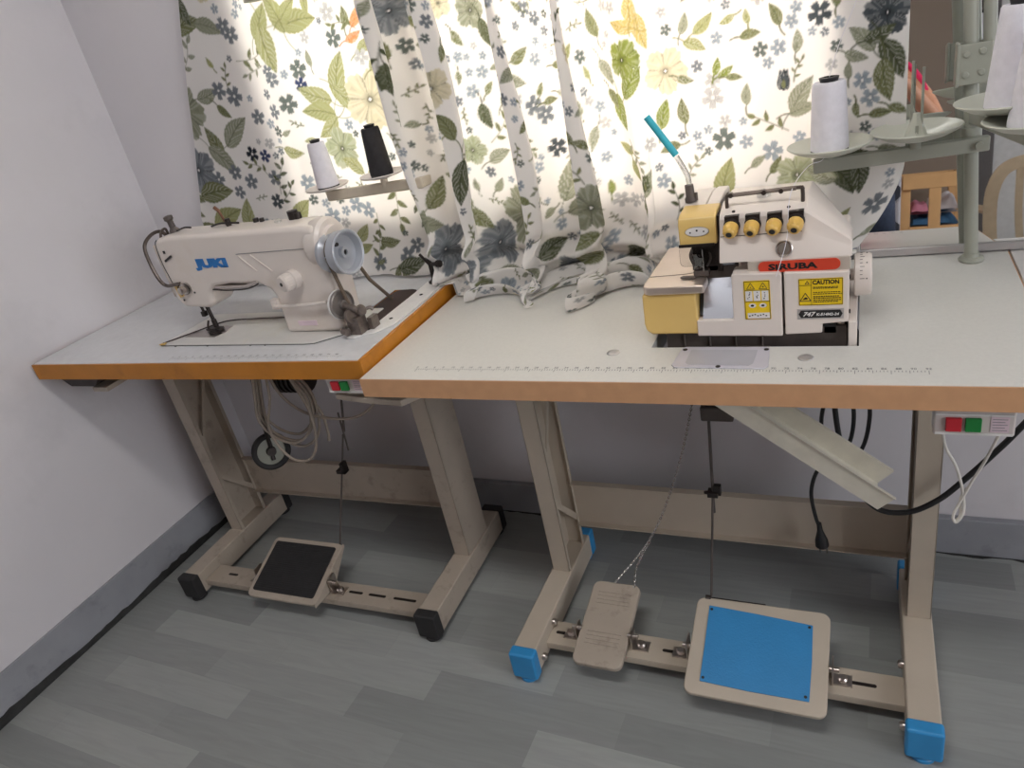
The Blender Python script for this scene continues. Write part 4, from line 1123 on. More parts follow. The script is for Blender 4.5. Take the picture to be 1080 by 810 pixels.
def cloth_mat():
    m = bpy.data.materials.new('printed_curtain_cotton'); m.use_nodes = True; nt = m.node_tree; nt.nodes.clear()
    out = nt.nodes.new('ShaderNodeOutputMaterial'); at = nt.nodes.new('ShaderNodeAttribute'); at.attribute_name = 'print'
    df = nt.nodes.new('ShaderNodeBsdfDiffuse'); tr = nt.nodes.new('ShaderNodeBsdfTranslucent'); mx = nt.nodes.new('ShaderNodeMixShader'); mx.inputs[0].default_value = CLOTH_T
    tc = nt.nodes.new('ShaderNodeTexCoord'); wv = nt.nodes.new('ShaderNodeTexNoise'); wv.inputs['Scale'].default_value = 420; wv.inputs['Detail'].default_value = 2
    nt.links.new(tc.outputs['Object'], wv.inputs['Vector'])
    bu = nt.nodes.new('ShaderNodeBump'); bu.inputs['Strength'].default_value = .12; bu.inputs['Distance'].default_value = .001
    nt.links.new(wv.outputs['Fac'], bu.inputs['Height']); nt.links.new(bu.outputs['Normal'], df.inputs['Normal'])
    for s_ in (df, tr): nt.links.new(at.outputs['Color'], s_.inputs['Color'])
    nt.links.new(df.outputs[0], mx.inputs[1]); nt.links.new(tr.outputs[0], mx.inputs[2]); nt.links.new(mx.outputs[0], out.inputs['Surface'])
    return m
CLOTH_T = .34
MC = cloth_mat()
def sm(t): t = np.clip(t, 0, 1); return t*t*(3-2*t)
def wob(X, Z, k=1.0, s=0.0):
    return (np.sin(X*23*k+Z*9*k+s) + np.sin(X*41*k-Z*17*k+1.3+s) + np.sin(X*13*k+Z*37*k+2.1+s) + .6*np.sin(X*71*k+Z*53*k+.7+s))/3.6
def rows(zb, ztop=2.0):
    return np.concatenate([np.arange(zb, 1.66, .0022), np.arange(1.66, ztop+.001, .02)])

def curtain_left():
    z = rows(.7985); us = np.linspace(0, 1, 430)
    U, Z = np.meshgrid(us, z)
    xl = .222 + np.clip(Z-1.0, 0, 1)*.39 - np.clip(1.0-Z, 0, 1)*.05; xr = 1.13
    X = xl + (xr-xl)*U
    Y = .004 + .007*np.sin(X*26 + .6) * sm((X-.45)/.3) + .004*wob(X, Z*.5, .7) - .006*np.sin((X-.62)*55)*np.exp(-((X-.62)/.07)**2)
    k = sm((.875-Z)/.07); Y = Y - k*(.028 + .012*np.sin(X*20+1)) ; Z2 = Z + .004*k*wob(X, X, 1.5)
    cl = Cloth(1.0, .78, 1.70); rnd = random.Random(11)
    for l in PRINT_A.split('\n'):
        t = l.split(); cl.add(t[0], (float(t[1])-.2), float(t[2]), float(t[3]), float(t[4]), t[5], rnd)
    cl.fill(rnd, 90, .8, 1.68)
    Zs = np.where(Z > 1.68, .82 + (Z % .8), Z)
    return sheet('curtain', X, Y, Z2, cl.sample(X-.2, Zs), MC)

def curtain_right():
    z = rows(.790); us = np.linspace(0, 1, 900)
    extra = np.arange(1, 110)                       # rows that lie gathered on the table
    nz = len(z); nx = len(us); xb = 1.045 + (2.066-1.045)*us
    A = .034*(1-sm((xb-1.46)/.24)) + .0045; A *= sm((xb-1.03)/.03)
    seg1 = np.clip(xb, 1.0, 1.62)
    pf = lambda q: (q-1.045)*2*PI/.125 + .9*np.sin((q-1.0)*12) + PI*.75
    ph = np.where(xb < 1.52, pf(xb), pf(1.52) + (xb-1.52)*2*PI/.15)
    y0 = -.052*(1-sm((xb-1.45)/.3)) - .012*sm((xb-1.45)/.3)
    U, Z = np.meshgrid(us, z); XB = np.tile(xb, (nz, 1)); PH = np.tile(ph, (nz, 1)) + .55*np.sin(Z*3.1+XB*5)*(XB < 1.6) + .25*np.sin(Z*9+XB*11)*(1-sm((XB-1.5)/.1))
    amp = np.tile(A, (nz, 1))*(1 + .25*np.sin(Z*5+XB*7)); Y0 = np.tile(y0, (nz, 1))
    X = XB + .034*np.sin(PH*1.0+.35)*(amp/.035)**1.2 ; 
    Y = Y0 + amp*(np.cos(PH) + .28*np.cos(2*PH+.8)) + .0035*wob(XB, Z, .9)
    # lean of the gathered part and slump just above the table
    X = X - .035*np.clip(Z-.9, 0, 1)*(1-sm((XB-1.3)/.4))
    ks = sm((.925-Z)/.10)*(1-sm((XB-1.60)/.12)); Y = Y - ks*.030 + ks*.019*np.sin(Z*95+XB*15+2*np.sin(XB*9)) + ks*.011*wob(XB, Z, 1.8)
    X = X - ks*.01*np.sin(Z*60)
    # right edge swings inwards near the mirror frame
    X = X - .085*np.clip((.955-Z)/.17, 0, 1)**1.5*sm((XB-1.80)/.26)
    Y = np.minimum(Y, .018)
    Yr = Y; 
    bell = sm((XB[0]-1.05)/.05)*(1-sm((XB[0]-1.50)/.16))
    Xe, Ye, Ze = [], [], []
    x_, y_, z_ = X[0].copy(), Y[0].copy(), Z[0].copy()
    for k in extra:
        t = k/len(extra); d = .0024*k
        fw = .066*t**.8*bell*(1+.35*np.sin(XB[0]*31+.4)) + .010*np.sin(t*13+XB[0]*19)*bell*t
        rl = np.abs(np.sin(PI*(1.7*t + .26*np.sin(XB[0]*13) + .03*np.sin(XB[0]*37))))
        hh = .7665 + .0215*(1-t)**2*bell + .046*rl*(1-.45*t)*np.clip(t*8,0,1)*bell*(.7+.3*np.sin(XB[0]*21+2)) + .006*np.sin(XB[0]*44+t*14)*bell*np.sin(PI*t)
        hh = np.where(bell > .02, hh, .790 - .0)
        Xe.append(x_ + .010*np.sin(t*7+XB[0]*25)*bell); Ye.append(y_ - fw - .0); Ze.append(np.where(bell > .02, np.maximum(hh, .7655)*(1-sm((t-.72)/.28)) + (.7650)*sm((t-.72)/.28), .790 - .0001*k))
    Xf = np.vstack([np.array(Xe)[::-1], X]); Yf = np.vstack([np.array(Ye)[::-1], Y]); Zf = np.vstack([np.array(Ze)[::-1], Z])
    # where the left end rests on the higher table keep it above that top
    hi = (Xf < 1.085) & (Zf < .797); Zf = np.where(hi, .797 + (Zf-.797)*.05, Zf)
    # length along the cloth
    jm = int((1.1-.79)/.0022); dx = np.diff(X[jm]); dy = np.diff(Y[jm]); s_ = np.concatenate([[0], np.cumsum(np.hypot(dx, dy))])
    cl = Cloth(float(s_[-1])+.02, .50, 1.70); rnd = random.Random(5)
    for l in PRINT_B.split('\n'):
        t = l.split(); x, zz = float(t[1]), float(t[2]); j = int(np.clip((zz-.79)/.0022, 0, nz-1)); c = np.where(np.abs(X[j]-x) < .006)[0]
        if len(c) == 0: c = np.array([np.argmin(np.abs(X[j]-x))])
        i = c[np.argmin(Y[j][c])]; cl.add(t[0], float(s_[i]), zz, float(t[3]), float(t[4]), t[5], rnd)
    cl.fill(rnd, 200, .50, 1.68)
    S_ = np.tile(s_, (Xf.shape[0], 1)); cz = np.concatenate([(.79 - .0024*extra)[::-1], z]); cz = np.where(cz > 1.68, .82 + (cz % .8), cz)
    return sheet('curtain', Xf, Yf, Zf, cl.sample(S_, np.tile(cz[:, None], (1, nx))), MC)

tag(curtain_left(), 'flat floral curtain panel beside the left wall, hanging behind the lockstitch machine', 'curtain', 'floral curtains at the window')
tag(curtain_right(), 'floral curtain gathered in deep folds, its hem heaped on the table by the overlock machine', 'curtain', 'floral curtains at the window')
cr = thing('curtain_rod', 'curtain rod above the window that carries both floral curtains', 'curtain rod', (1.15, -.02, 1.99))
one('rod', M['chrome'], cr, lambda bm: cyl(bm, (.30,-.02,2.012), (2.20,-.02,2.012), .011))
for x in (.36, 2.16): one('bracket', M['chrome'], cr, lambda bm: box(bm, x-.008, x+.008, -.03, .026, 1.992, 2.03))
# ------------------------------------------------------------------ mirror leaning in the recess
MT = math.radians(6.5); MY, MZ = .013, .762
mr = thing('mirror', 'large mirror in a slim aluminium frame leaning behind the right end of the white table', 'mirror', (2.40, MY, MZ))
mrot = Matrix.Rotation(-MT, 4, 'X'); mtr = Matrix.Translation((0, MY, MZ))
def mput(name, m, parent, fn, **kw):
    bm = N(); fn(bm); bm.transform(mtr @ mrot); return obj(name, bm, m, parent, **kw)
MM = bpy.data.materials.new('mirror_silver'); MM.use_nodes = True
b_ = MM.node_tree.nodes['Principled BSDF']; b_.inputs['Metallic'].default_value = 1; b_.inputs['Roughness'].default_value = .015; b_.inputs['Base Color'].default_value = (.86,.87,.86,1)
X0m, X1m, H1m = 1.975, 2.93, .95
mput('mirror_glass', MM, mr, lambda bm: box(bm, X0m+.006, X1m-.006, 0, .004, .008, H1m-.008))
mfr = mput('mirror_frame', M['alu'], mr, lambda bm: (box(bm, X0m, X1m, -.006, .010, 0, .016), box(bm, X0m, X1m, -.006, .010, H1m-.016, H1m), box(bm, X0m, X0m+.014, -.006, .010, 0, H1m), box(bm, X1m-.014, X1m, -.006, .010, 0, H1m)), bevel=.002)
tag(one('wall_shelf', M['pale'], None, lambda bm: (box(bm, 2.2505, 2.95, -.20, .024, .742, .7595), box(bm, 2.60, 2.62, -.16, .024, .62, .742)), bevel=.002), 'pale narrow shelf on the wall, butting against the right end of the white table', 'shelf')

# ------------------------------------------------------------------ thread stands
def dish(bm, c, r):
    k = .013 if r > .06 else .004
    lathe(bm, [(0,-.004),(r*.40,-.004),(r*.70,-.002+k*.35),(r*.95,-.001+k),(r,.002+k),(r*.985,.004+k),(r*.93,.002+k),(r*.68,.001+k*.35),(r*.40,-.001),(0,-.001)], c, (0,0,1), 48)
# right stand
pole = lambda z: Vector((2.182 - .067*(z-.76), -.032, z))
RS = thing('thread_stand', 'grey-green thread stand on a tall pole in front of the mirror, carrying white cones', 'thread stand', (2.182, -.032, .7605))
pl = one('pole', M['grey'], RS, lambda bm: cyl(bm, pole(.762), pole(1.62), .0115, seg=24))
one('base_flange', M['grey'], pl, lambda bm: lathe(bm, [(0,0),(.021,0),(.022,.003),(.020,.007),(.014,.009),(.0125,.016),(0,.016)], pole(.7605), (0,0,1), 28))
one('upper_pole', M['grey'], RS, lambda bm: cyl(bm, pole(1.10)+Vector((.027,-.004,0)), pole(1.72)+Vector((.027,-.004,0)), .0100, seg=20))
ck = one('clamp', M['grey'], RS, lambda bm: (box(bm, 2.136, 2.186, -.052, -.046, 1.086, 1.152), box(bm, 2.134, 2.139, -.054, -.016, 1.084, 1.154), box(bm, 2.139, 2.186, -.020, -.016, 1.086, 1.152)), bevel=.002)
for p in ((2.1485,1.103),(2.1485,1.136),(2.172,1.105),(2.172,1.138)):
    one('clamp_bolt', M['grey'], ck, lambda bm: screw(bm, (p[0],-.052,p[1]), (0,-1,0), .0055, .003))
def bar(bm, p, q, h, t):
    p = Vector(p); q = Vector(q); d = (q-p).normalized(); n = Vector((-d.y, d.x, 0))*t
    v = [bm.verts.new(a + Vector((0,0,dz))) for dz in (-h/2, h/2) for a in (p-n, q-n, q+n, p+n)]
    for f in ((0,3,2,1),(4,5,6,7),(0,1,5,4),(1,2,6,5),(2,3,7,6),(3,0,4,7)): bm.faces.new([v[i] for i in f])
aL = one('cross_arm', M['grey'], RS, lambda bm: bar(bm, (2.192,-.052,.985), (1.908,-.092,.985), .026, .008), bevel=.003)
one('collar', M['grey'], RS, lambda bm: (cyl(bm, pole(.968), pole(1.012), .0165, seg=24), cyl(bm, (2.176,-.060,.985), (2.176,-.072,.985), .0065, seg=14)))
aR = one('cross_arm', M['grey'], RS, lambda bm: bar(bm, (2.166,-.035,1.030), (2.226,-.270,1.030), .022, .008), bevel=.003)
P1, P2, P3, P4 = (1.936,-.088,1.008), (2.0765,-.074,1.014), (2.196,-.170,1.062), (2.229,-.234,1.042)
for p, a, zz in ((P1,aL,.998),(P2,aL,.998),(P3,aR,1.041),(P4,aR,1.035)):
    d_ = one('cone_dish', M['dish'], RS, lambda bm: dish(bm, p, .074))
    one('dish_stem', M['grey'], d_, lambda bm: cyl(bm, (p[0],p[1],zz-.004), (p[0],p[1],p[2]-.002), .009, seg=14))
sp = one('cone_holder', M['dish'], RS, lambda bm: lathe(bm, [(0,0),(.019,0),(.0185,.003),(.0075,.036),(.0065,.042),(0,.042)], (P2[0],P2[1],P2[2]-.001), (0,0,1), 8), angle=20)
one('pin', M['grey'], sp, lambda bm: (cyl(bm, (P2[0]-.008,P2[1],1.035), (P2[0]-.008,P2[1],1.142), .0024, seg=10), cyl(bm, (P2[0]+.008,P2[1]-.004,1.035), (P2[0]+.008,P2[1]-.004,1.130), .0024, seg=10), box(bm, P2[0]-.002, P2[0]+.003, P2[1]-.0155, P2[1]-.014, 1.018, 1.036)))
top_ = one('top_arm', M['grey'], RS, lambda bm: (bar(bm, (2.15,-.034,1.70), (1.70,-.16,1.70), .020, .006),))
# left stand: pole hidden among the curtain folds, arm reaching out to the left
LS = thing('thread_stand', 'beige thread stand arm reaching out of the curtain above the lockstitch machine', 'thread stand', (1.048, .004, .7905))
one('pole', M['beigebar'], LS, lambda bm: (cyl(bm, (1.048,.006,.792), (1.048,.006,1.53), .009, seg=18), lathe(bm, [(0,0),(.016,0),(.014,.006),(.011,.010),(0,.010)], (1.048,.004,.7905), (0,0,1), 20)))
aL2 = one('cross_arm', M['beigebar'], LS, lambda bm: (bar(bm, (1.040,-.054,1.0385), (.757,-.062,1.0345), .026, .008), bar(bm, (1.034,-.056,1.0385), (1.050,.008,1.0385), .024, .007)), bevel=.004)
for p in ((.760,-.058,1.053),(.934,-.058,1.066)):
    d_ = one('cone_dish', M['boxwhite'], LS, lambda bm: dish(bm, p, .056))
    one('dish_stem', M['beigebar'], d_, lambda bm: cyl(bm, (p[0],p[1],1.040), (p[0],p[1],p[2]), .009, seg=14))
tpa = one('top_arm', M['beigebar'], LS, lambda bm: bar(bm, (1.075,-.055,1.515), (.78,-.06,1.515), .016, .006))
one('guide_plate', M['grey'], LS, lambda bm: prism(bm, rrect(.700, .830, -.085, -.035, .018), 'z', 1.493, 1.499))

# ------------------------------------------------------------------ thread cones
def cone(name, label, loc, rb, rt, h, ym, group=None, tilt=(0,0)):
    t = thing(name, label, 'thread cone', loc, group)
    Z = Vector(loc)
    cr_ = one('core', M['black'], t, lambda bm: lathe(bm, [(rb*.55,0),(rb*.98,0),(rb*.98,.004),(rt*.9,.006),(rt*.55,h+.001),(rt*.62,h+.007),(rt*.34,h+.008),(rt*.30,h-.02),(rb*.5,.01)], Z, (0,0,1), 32))
    one('yarn', ym, t, lambda bm: lathe(bm, [(rb*.9,.0025),(rb,.005),(rb*.995,.012),(rt*1.04,h*.9),(rt,h-.003),(rt*.93,h),(rt*.55,h)], Z, (0,0,1), 40))
    t.rotation_euler = (tilt[0], tilt[1], 0)
    return t
cone('thread_cone', 'white thread cone on the left dish of the beige stand, above the handwheel', (.765,-.058,1.0555), .0285, .0215, .112, M['thread'])
cone('thread_cone', 'black thread cone on the beige stand in front of the curtain', (.934,-.058,1.0685), .0285, .0220, .112, M['bthread'])
cone('thread_cone', 'white thread cone on the left dish of the grey-green stand, above the overlock machine', (1.936,-.088,1.0100), .0330, .0275, .122, M['thread'])
cone('thread_cone', 'tall white thread cone just right of the grey-green pole, its black core showing on top', (2.199,-.170,1.0625), .0350, .0255, .150, M['thread'], tilt=(0,.02))
cone('thread_cone', 'white thread cone nearest the right edge of the photo, lowest and partly cut off', (2.226,-.234,1.0430), .0370, .0250, .135, M['thread'])

# loose threads
def thr(name, label, pts, r=.0006, m='thread'):
    return tag(one(name, M[m], None, lambda bm: tube(bm, pts, r, seg=5)), label, 'thread')
thr('thread', 'thin white thread rising from the cone above the overlock machine', [(1.936,-.088,1.137),(1.952,-.11,1.19),(1.985,-.15,1.27),(2.03,-.20,1.38)])
thr('thread', 'white thread hanging from a dish down over the white overlock machine cover', [(1.935,-.122,1.020),(1.925,-.135,1.005),(1.905,-.19,1.010),(1.888,-.34,1.007),(1.883,-.372,.945),(1.874,-.389,.91),(1.866,-.391,.885)])

# ------------------------------------------------------------------ cables
c1 = tag(one('power_cord', M['black'], None, lambda bm: tube(bm, [(2.262,-.42,.700),(2.232,-.37,.600),(2.21,-.34,.535),(2.168,-.335,.468),(2.125,-.335,.412),(2.075,-.335,.378),(2.02,-.33,.382),(1.975,-.30,.44),(1.95,-.27,.56),(1.95,-.25,.70)], .0052, seg=10)), 'thick black power cord sagging from the right switch box to behind the cream channel', 'cord')
c2 = thing('mains_lead', 'looped black mains lead under the white table ending in a hanging plug', 'cord', (1.92, -.24, .21))
one('cable', M['black'], c2, lambda bm: tube(bm, [(1.985,-.24,.715),(2.004,-.25,.60),(2.010,-.25,.53),(1.995,-.25,.455),(1.955,-.25,.43),(1.925,-.25,.50),(1.935,-.25,.58),(1.962,-.25,.60),(1.982,-.25,.55),(1.974,-.25,.47),(1.940,-.255,.44),(1.915,-.25,.40),(1.903,-.25,.345),(1.910,-.25,.285),(1.918,-.25,.255)], .0040, seg=8))
one('plug', M['black'], c2, lambda bm: (lathe(bm, [(0,0),(.005,0),(.006,.02),(.013,.045),(.014,.060),(.011,.064),(0,.064)], (1.917,-.25,.265), (.10,0,-1), 18)))
one('prong', M['chrome'], c2, lambda bm: (cyl(bm, (1.917,-.25,.205), (1.919,-.25,.186), .0020, seg=8), cyl(bm, (1.931,-.25,.203), (1.933,-.25,.186), .0020, seg=8)))
tag(one('cable_loop', M['wcord'], None, lambda bm: (tube(bm, [(2.106,-.495,.668),(2.116,-.47,.615),(2.133,-.455,.572),(2.146,-.452,.522),(2.150,-.452,.480),(2.141,-.452,.456),(2.136,-.452,.470),(2.146,-.452,.505),(2.158,-.455,.545),(2.172,-.460,.590),(2.184,-.49,.668)], .0024, seg=8), tube(bm, [(2.155,-.449,.530),(2.145,-.449,.506),(2.146,-.449,.470),(2.141,-.449,.458)], .0022, seg=8))), 'thin white twisted cord hanging in a loop below the switch box', 'cord')
def coil(bm):
    dx0 = .028
    rnd = random.Random(3); r = .0036
    for k in range(4):
        dx = rnd.uniform(-.010,.010); dz = rnd.uniform(-.02,.02); y = -.415 + .008*k
        tube(bm, [(.640+dx,y,.745),(.605+dx,y,.645),(.592+dx,y-.004,.575+dz),(.625+dx,y,.525+dz),(.690+dx,y,.515+dz),(.745+dx,y+.004,.560+dz),(.770+dx,y,.640),(.745+dx,y,.700),(.700,y,.742)], r, seg=8)
    tube(bm, [(.675,-.42,.742),(.655,-.42,.65),(.612,-.42,.56),(.628,-.42,.492),(.665,-.42,.464),(.715,-.42,.475),(.752,-.42,.53),(.765,-.42,.62),(.73,-.42,.742)], r, seg=8)
    tube(bm, [(.655,-.405,.742),(.675,-.405,.655),(.725,-.405,.605),(.80,-.405,.587),(.88,-.405,.592),(.945,-.41,.626),(.99,-.43,.68),(1.0,-.44,.70)], r, seg=8)
    tube(bm, [(.745,-.395,.66),(.775,-.395,.60),(.775,-.395,.545),(.768,-.395,.515)], r, seg=8)
def coil_(bm):
    coil(bm); bm.transform(Matrix.Translation((.030, 0, -.006)))
tag(one('cable_coil', M['cord'], None, coil_), 'coiled beige cable hanging under the orange-edged table in front of the motor', 'cord')

# ------------------------------------------------------------------ what the mirror shows: the rest of the room
ct = thing('wooden_cot', 'pine slatted cot with folded clothes in it, seen in the mirror', 'cot', (2.36, -3.5, 0))
def cpost(x, y): return lambda bm: box(bm, x-.028, x+.028, y-.02, y+.02, 0, .80)
for x, y in ((2.215,-3.22),(2.525,-3.22),(2.215,-3.98),(2.525,-3.98)):
    one('post', M['pine'], ct, cpost(x, y), bevel=.004)
one('front_rail', M['pine'], ct, lambda bm: (box(bm, 2.20, 2.545, -3.205, -3.182, .735, .815)), bevel=.003)
one('front_slat', M['pine'], ct, lambda bm: box(bm, 2.335, 2.395, -3.205, -3.186, .36, .735), bevel=.003)
one('lower_rail', M['pine'], ct, lambda bm: (box(bm, 2.24, 2.50, -3.23, -3.19, .485, .520), box(bm, 2.24, 2.50, -3.23, -3.19, .30, .35), box(bm, 2.20, 2.54, -3.99, -3.97, .735, .80)), bevel=.003)
for x in (2.205, 2.535):
    one('side_rail', M['pine'], ct, lambda bm: (box(bm, x-.012, x+.012, -3.97, -3.23, .755, .80), box(bm, x-.012, x+.012, -3.97, -3.23, .30, .36), [box(bm, x-.008, x+.008, -3.30-.13*k-.03, -3.30-.13*k, .36, .755) for k in range(5)]))
one('base_board', M['pine'], ct, lambda bm: box(bm, 2.22, 2.52, -3.97, -3.23, .49, .51))
def pile(x0, x1, y0, y1, z0, z1, sd):
    def f(bm):
        n = 14; rnd = random.Random(sd); g = []
        for i in range(n+1):
            row = []
            for j in range(n+1):
                u, v = i/n, j/n; e = min(1, 5*min(u,1-u,v,1-v)+.05)
                row.append(bm.verts.new((x0+(x1-x0)*u, y0+(y1-y0)*v, z0+(z1-z0)*e**.5*(1+.15*math.sin(9*u+sd)+.12*math.sin(13*v+4*u)))))
            g.append(row)
        for i in range(n):
            for j in range(n): bm.faces.new((g[i][j], g[i+1][j], g[i+1][j+1], g[i][j+1]))
        bot = [bm.verts.new(p) for p in ((x0,y0,z0),(x1,y0,z0),(x1,y1,z0),(x0,y1,z0))]; bm.faces.new(bot[::-1])
    return f
tag(one('folded_cloth', M['cloth_blue'], None, pile(2.245,2.495,-3.75,-3.235,.512,.585,2)), 'blue folded clothes at the bottom of the pine cot, seen in the mirror', 'clothes')
tag(one('folded_cloth', M['cloth_pink'], None, pile(2.245,2.34,-3.50,-3.24,.590,.650,5)), 'pink folded cloth on the blue pile in the pine cot, seen in the mirror', 'clothes')
tag(one('folded_cloth', M['cloth_white'], None, pile(2.345,2.49,-3.60,-3.24,.590,.675,8)), 'white folded cloth on the blue pile in the pine cot, seen in the mirror', 'clothes')
def hexq(bm): box(bm, 2.06, 2.19, -3.46, -3.20, 0, .93)
qt = thing('patchwork_quilt', 'patchwork quilt of charcoal and beige hexagons beside the pine cot, seen in the mirror', 'quilt', (2.12, -3.2, 0))
def qsheet(bm):
    n = 24; g = []
    for i in range(n+1):
        row = []
        for j in range(n+1):
            u = i/n; v = j/n; row.append(bm.verts.new((1.90+.29*u, -3.17+.012*math.sin(u*14)+(.0 if v < .9 else -.25*(v-.9)*10*.6), .02+.90*min(v,.9)/.9)))
        g.append(row)
    for i in range(n):
        for j in range(n): bm.faces.new((g[i][j], g[i+1][j], g[i+1][j+1], g[i][j+1]))
qs = one('cloth', M['cloth_white'], qt, qsheet)
mod = qs.modifiers.new('thick', 'SOLIDIFY'); mod.thickness = .008
for i in range(4):
    for j in range(8):
        cx = 1.935+.075*i+(.0375 if j % 2 else 0); cz = .10+.105*j
        if cx > 2.17: continue
        mm = M['quilt_dark'] if (i+j) % 2 else M['pine']
        one('patch', mm, qs, lambda bm: prism(bm, [(cx+.033*math.cos(PI/6+PI/3*k), cz+.052*math.sin(PI/6+PI/3*k)) for k in range(6)], 'y', -3.152, -3.149))
one('rack', M['pine'], qt, lambda bm: (box(bm, 1.90, 2.19, -3.34, -3.20, .88, .91), box(bm, 1.91, 1.94, -3.32, -3.22, 0, .88), box(bm, 2.15, 2.18, -3.32, -3.22, 0, .88)))

# plastic armchair
ch = thing('plastic_chair', 'beige plastic armchair with an open slotted back, seen in the mirror', 'chair', (2.74, -2.45, 0))
cx0, cy0 = 2.74, -2.45
def tubeflat(bm, pts, w, t):
    P = catmull(pts, 8); 
    prev = None
    for i, p in enumerate(P):
        tg = (P[min(i+1,len(P)-1)] - P[max(i-1,0)]).normalized(); s = Vector((0,1,0)); s = (s - tg*s.dot(tg)).normalized(); n = tg.cross(s)
        ring = [bm.verts.new(p + a) for a in (n*w+s*t, -n*w+s*t, -n*w-s*t, n*w-s*t)]
        if prev:
            for k in range(4): bm.faces.new((prev[k], prev[(k+1)%4], ring[(k+1)%4], ring[k]))
        else: bm.faces.new(ring)
        prev = ring
    bm.faces.new(prev[::-1])
cs = one('seat', M['chair'], ch, lambda bm: prism(bm, rrect(cx0-.22, cx0+.22, cy0-.22, cy0+.22, .06), 'z', .42, .445), bevel=.006)
def cback(bm):
    y = cy0+.235
    tubeflat(bm, [(cx0-.215,y-.02,.44),(cx0-.235,y+.01,.62),(cx0-.23,y+.03,.76),(cx0-.18,y+.035,.845),(cx0-.06,y+.04,.870),(cx0+.06,y+.04,.870),(cx0+.18,y+.035,.845),(cx0+.23,y+.03,.76),(cx0+.235,y+.01,.62),(cx0+.215,y-.02,.44)], .026, .008)
    for k in (-.13,-.065,0,.065,.13): tubeflat(bm, [(cx0+k*.8,y-.02,.44),(cx0+k,y+.015,.65),(cx0+k*1.05,y+.038,.855)], .014, .006)
one('backrest', M['chair'], ch, cback)
for sx in (-1, 1):
    one('armrest', M['chair'], ch, lambda bm: tube(bm, [(cx0+sx*.235,cy0+.24,.66),(cx0+sx*.27,cy0+.10,.665),(cx0+sx*.275,cy0-.15,.655),(cx0+sx*.25,cy0-.23,.60),(cx0+sx*.225,cy0-.22,.44)], .018))
    for sy in (-1, 1):
        one('leg', M['chair'], ch, lambda bm: cyl(bm, (cx0+sx*.20,cy0+sy*.20,.43), (cx0+sx*.245,cy0+sy*.25,.0), .026, .018, seg=12))

# ------------------------------------------------------------------ the photographer, seen in the mirror
PY = -2.06; PX = 1.955
pr = thing('person', 'dark-haired person in a hot-pink sleeveless top holding up a phone, reflected in the mirror', 'person', (PX, PY, 0))
def skin_mesh(name, verts, edges, radii, m, parent, root=0, sub=2):
    me = bpy.data.meshes.new(name); off = ROOT[parent.name]
    me.from_pydata([Vector(v)-off for v in verts], edges, []); me.update()
    me.materials.append(m)
    o = bpy.data.objects.new(name, me); COL.objects.link(o); o.parent = parent; ROOT[o.name] = off
    md = o.modifiers.new('skin', 'SKIN'); md.use_smooth_shade = True; md.branch_smoothing = .4
    if not me.skin_vertices:
        bpy.context.view_layer.update()
    sv = me.skin_vertices[0].data
    for i, r in enumerate(radii):
        sv[i].radius = r if isinstance(r, tuple) else (r, r)
    sv[root].use_root = True
    ms = o.modifiers.new('sub', 'SUBSURF'); ms.levels = sub; ms.render_levels = sub
    for p in me.polygons: p.use_smooth = True
    return o
V = []; Ed = []; Rd = []
def vtx(p, r, frm=None):
    V.append((PX+p[0], PY+p[1], p[2])); Rd.append(r); i = len(V)-1
    if frm is not None: Ed.append((frm, i))
    return i
pel = vtx((0,0,.88), (.140,.105)); wai = vtx((0,0,1.03), (.125,.090), pel); che = vtx((0,.0,1.18), (.145,.100), wai); nb_ = vtx((0,0,1.30), (.085,.070), che)
nk = vtx((0,.01,1.365), .050, nb_); hd1 = vtx((0,.02,1.43), (.066,.075), nk); hd2 = vtx((0,.03,1.50), (.075,.090), hd1); hd3 = vtx((0,.02,1.565), (.062,.075), hd2)
for s in (-1, 1):
    sh_ = vtx((s*.120,0,1.285), .060, nb_); so = vtx((s*.190,.005,1.262), .050, sh_); up = vtx((s*.255+.015,.035,1.16), .043, so); el = vtx((s*.285+.035,.075,1.055), .036, up)
    fa = vtx((s*.20+.045,.20+.02*s,1.14), .032, el); wr = vtx((s*.105+.060,.335+.045*s,1.225), .022, fa)
    hip = vtx((s*.075,0,.82), .085, pel); th = vtx((s*.095,.01,.64), .078, hip); kne = vtx((s*.10,.02,.45), .055, th); cal = vtx((s*.10,0,.33), .052, kne); ank = vtx((s*.10,-.02,.085), .034, cal); toe = vtx((s*.11,.11,.030), .028, ank)
pbody = skin_mesh('body', V, Ed, Rd, M['skin'], pr)
# hands: palm and five fingers each, closed round the phone
for s in (-1, 1):
    V2, E2, R2 = [], [], []
    def hv(p, r, frm=None):
        V2.append((PX+.060+p[0], PY+.068+.045*s+p[1], p[2]-.018)); R2.append(r); i = len(V2)-1
        if frm is not None: E2.append((frm, i))
        return i
    w0 = hv((s*.105,.262,1.242), (.022,.018)); p0 = hv((s*.093,.292,1.272), (.028,.016), w0); p1_ = hv((s*.085,.312,1.300), (.030,.014), p0)
    for k in range(4):
        zz = 1.300 + .017*(k-1.5); L = (.8, 1.0, .95, .8)[k]
        a = hv((s*.086,.322,zz+.006), .0085, p1_); b = hv((s*(.092-.004*L),.322+.022*L,zz+.010), .0080, a); c = hv((s*(.085-.012*L),.330+.026*L,zz+.012), .0074, b); hv((s*(.085-.030*L),.334+.022*L,zz+.012), .0066, c)
    a = hv((s*.088,.290,1.300), .0095, p0); b = hv((s*.075,.300,1.328), .0088, a); hv((s*.060,.305,1.345), .0076, b)
    skin_mesh('hand', V2, E2, R2, M['skin'], pbody, sub=1)
def face(bm):
    c = Vector((PX, PY+.105, 1.480))
    lathe(bm, [(.012,0),(.010,.010),(.004,.020),(0,.022)], c+Vector((0,-.002,-.002)), (0,1,-.2), 12)
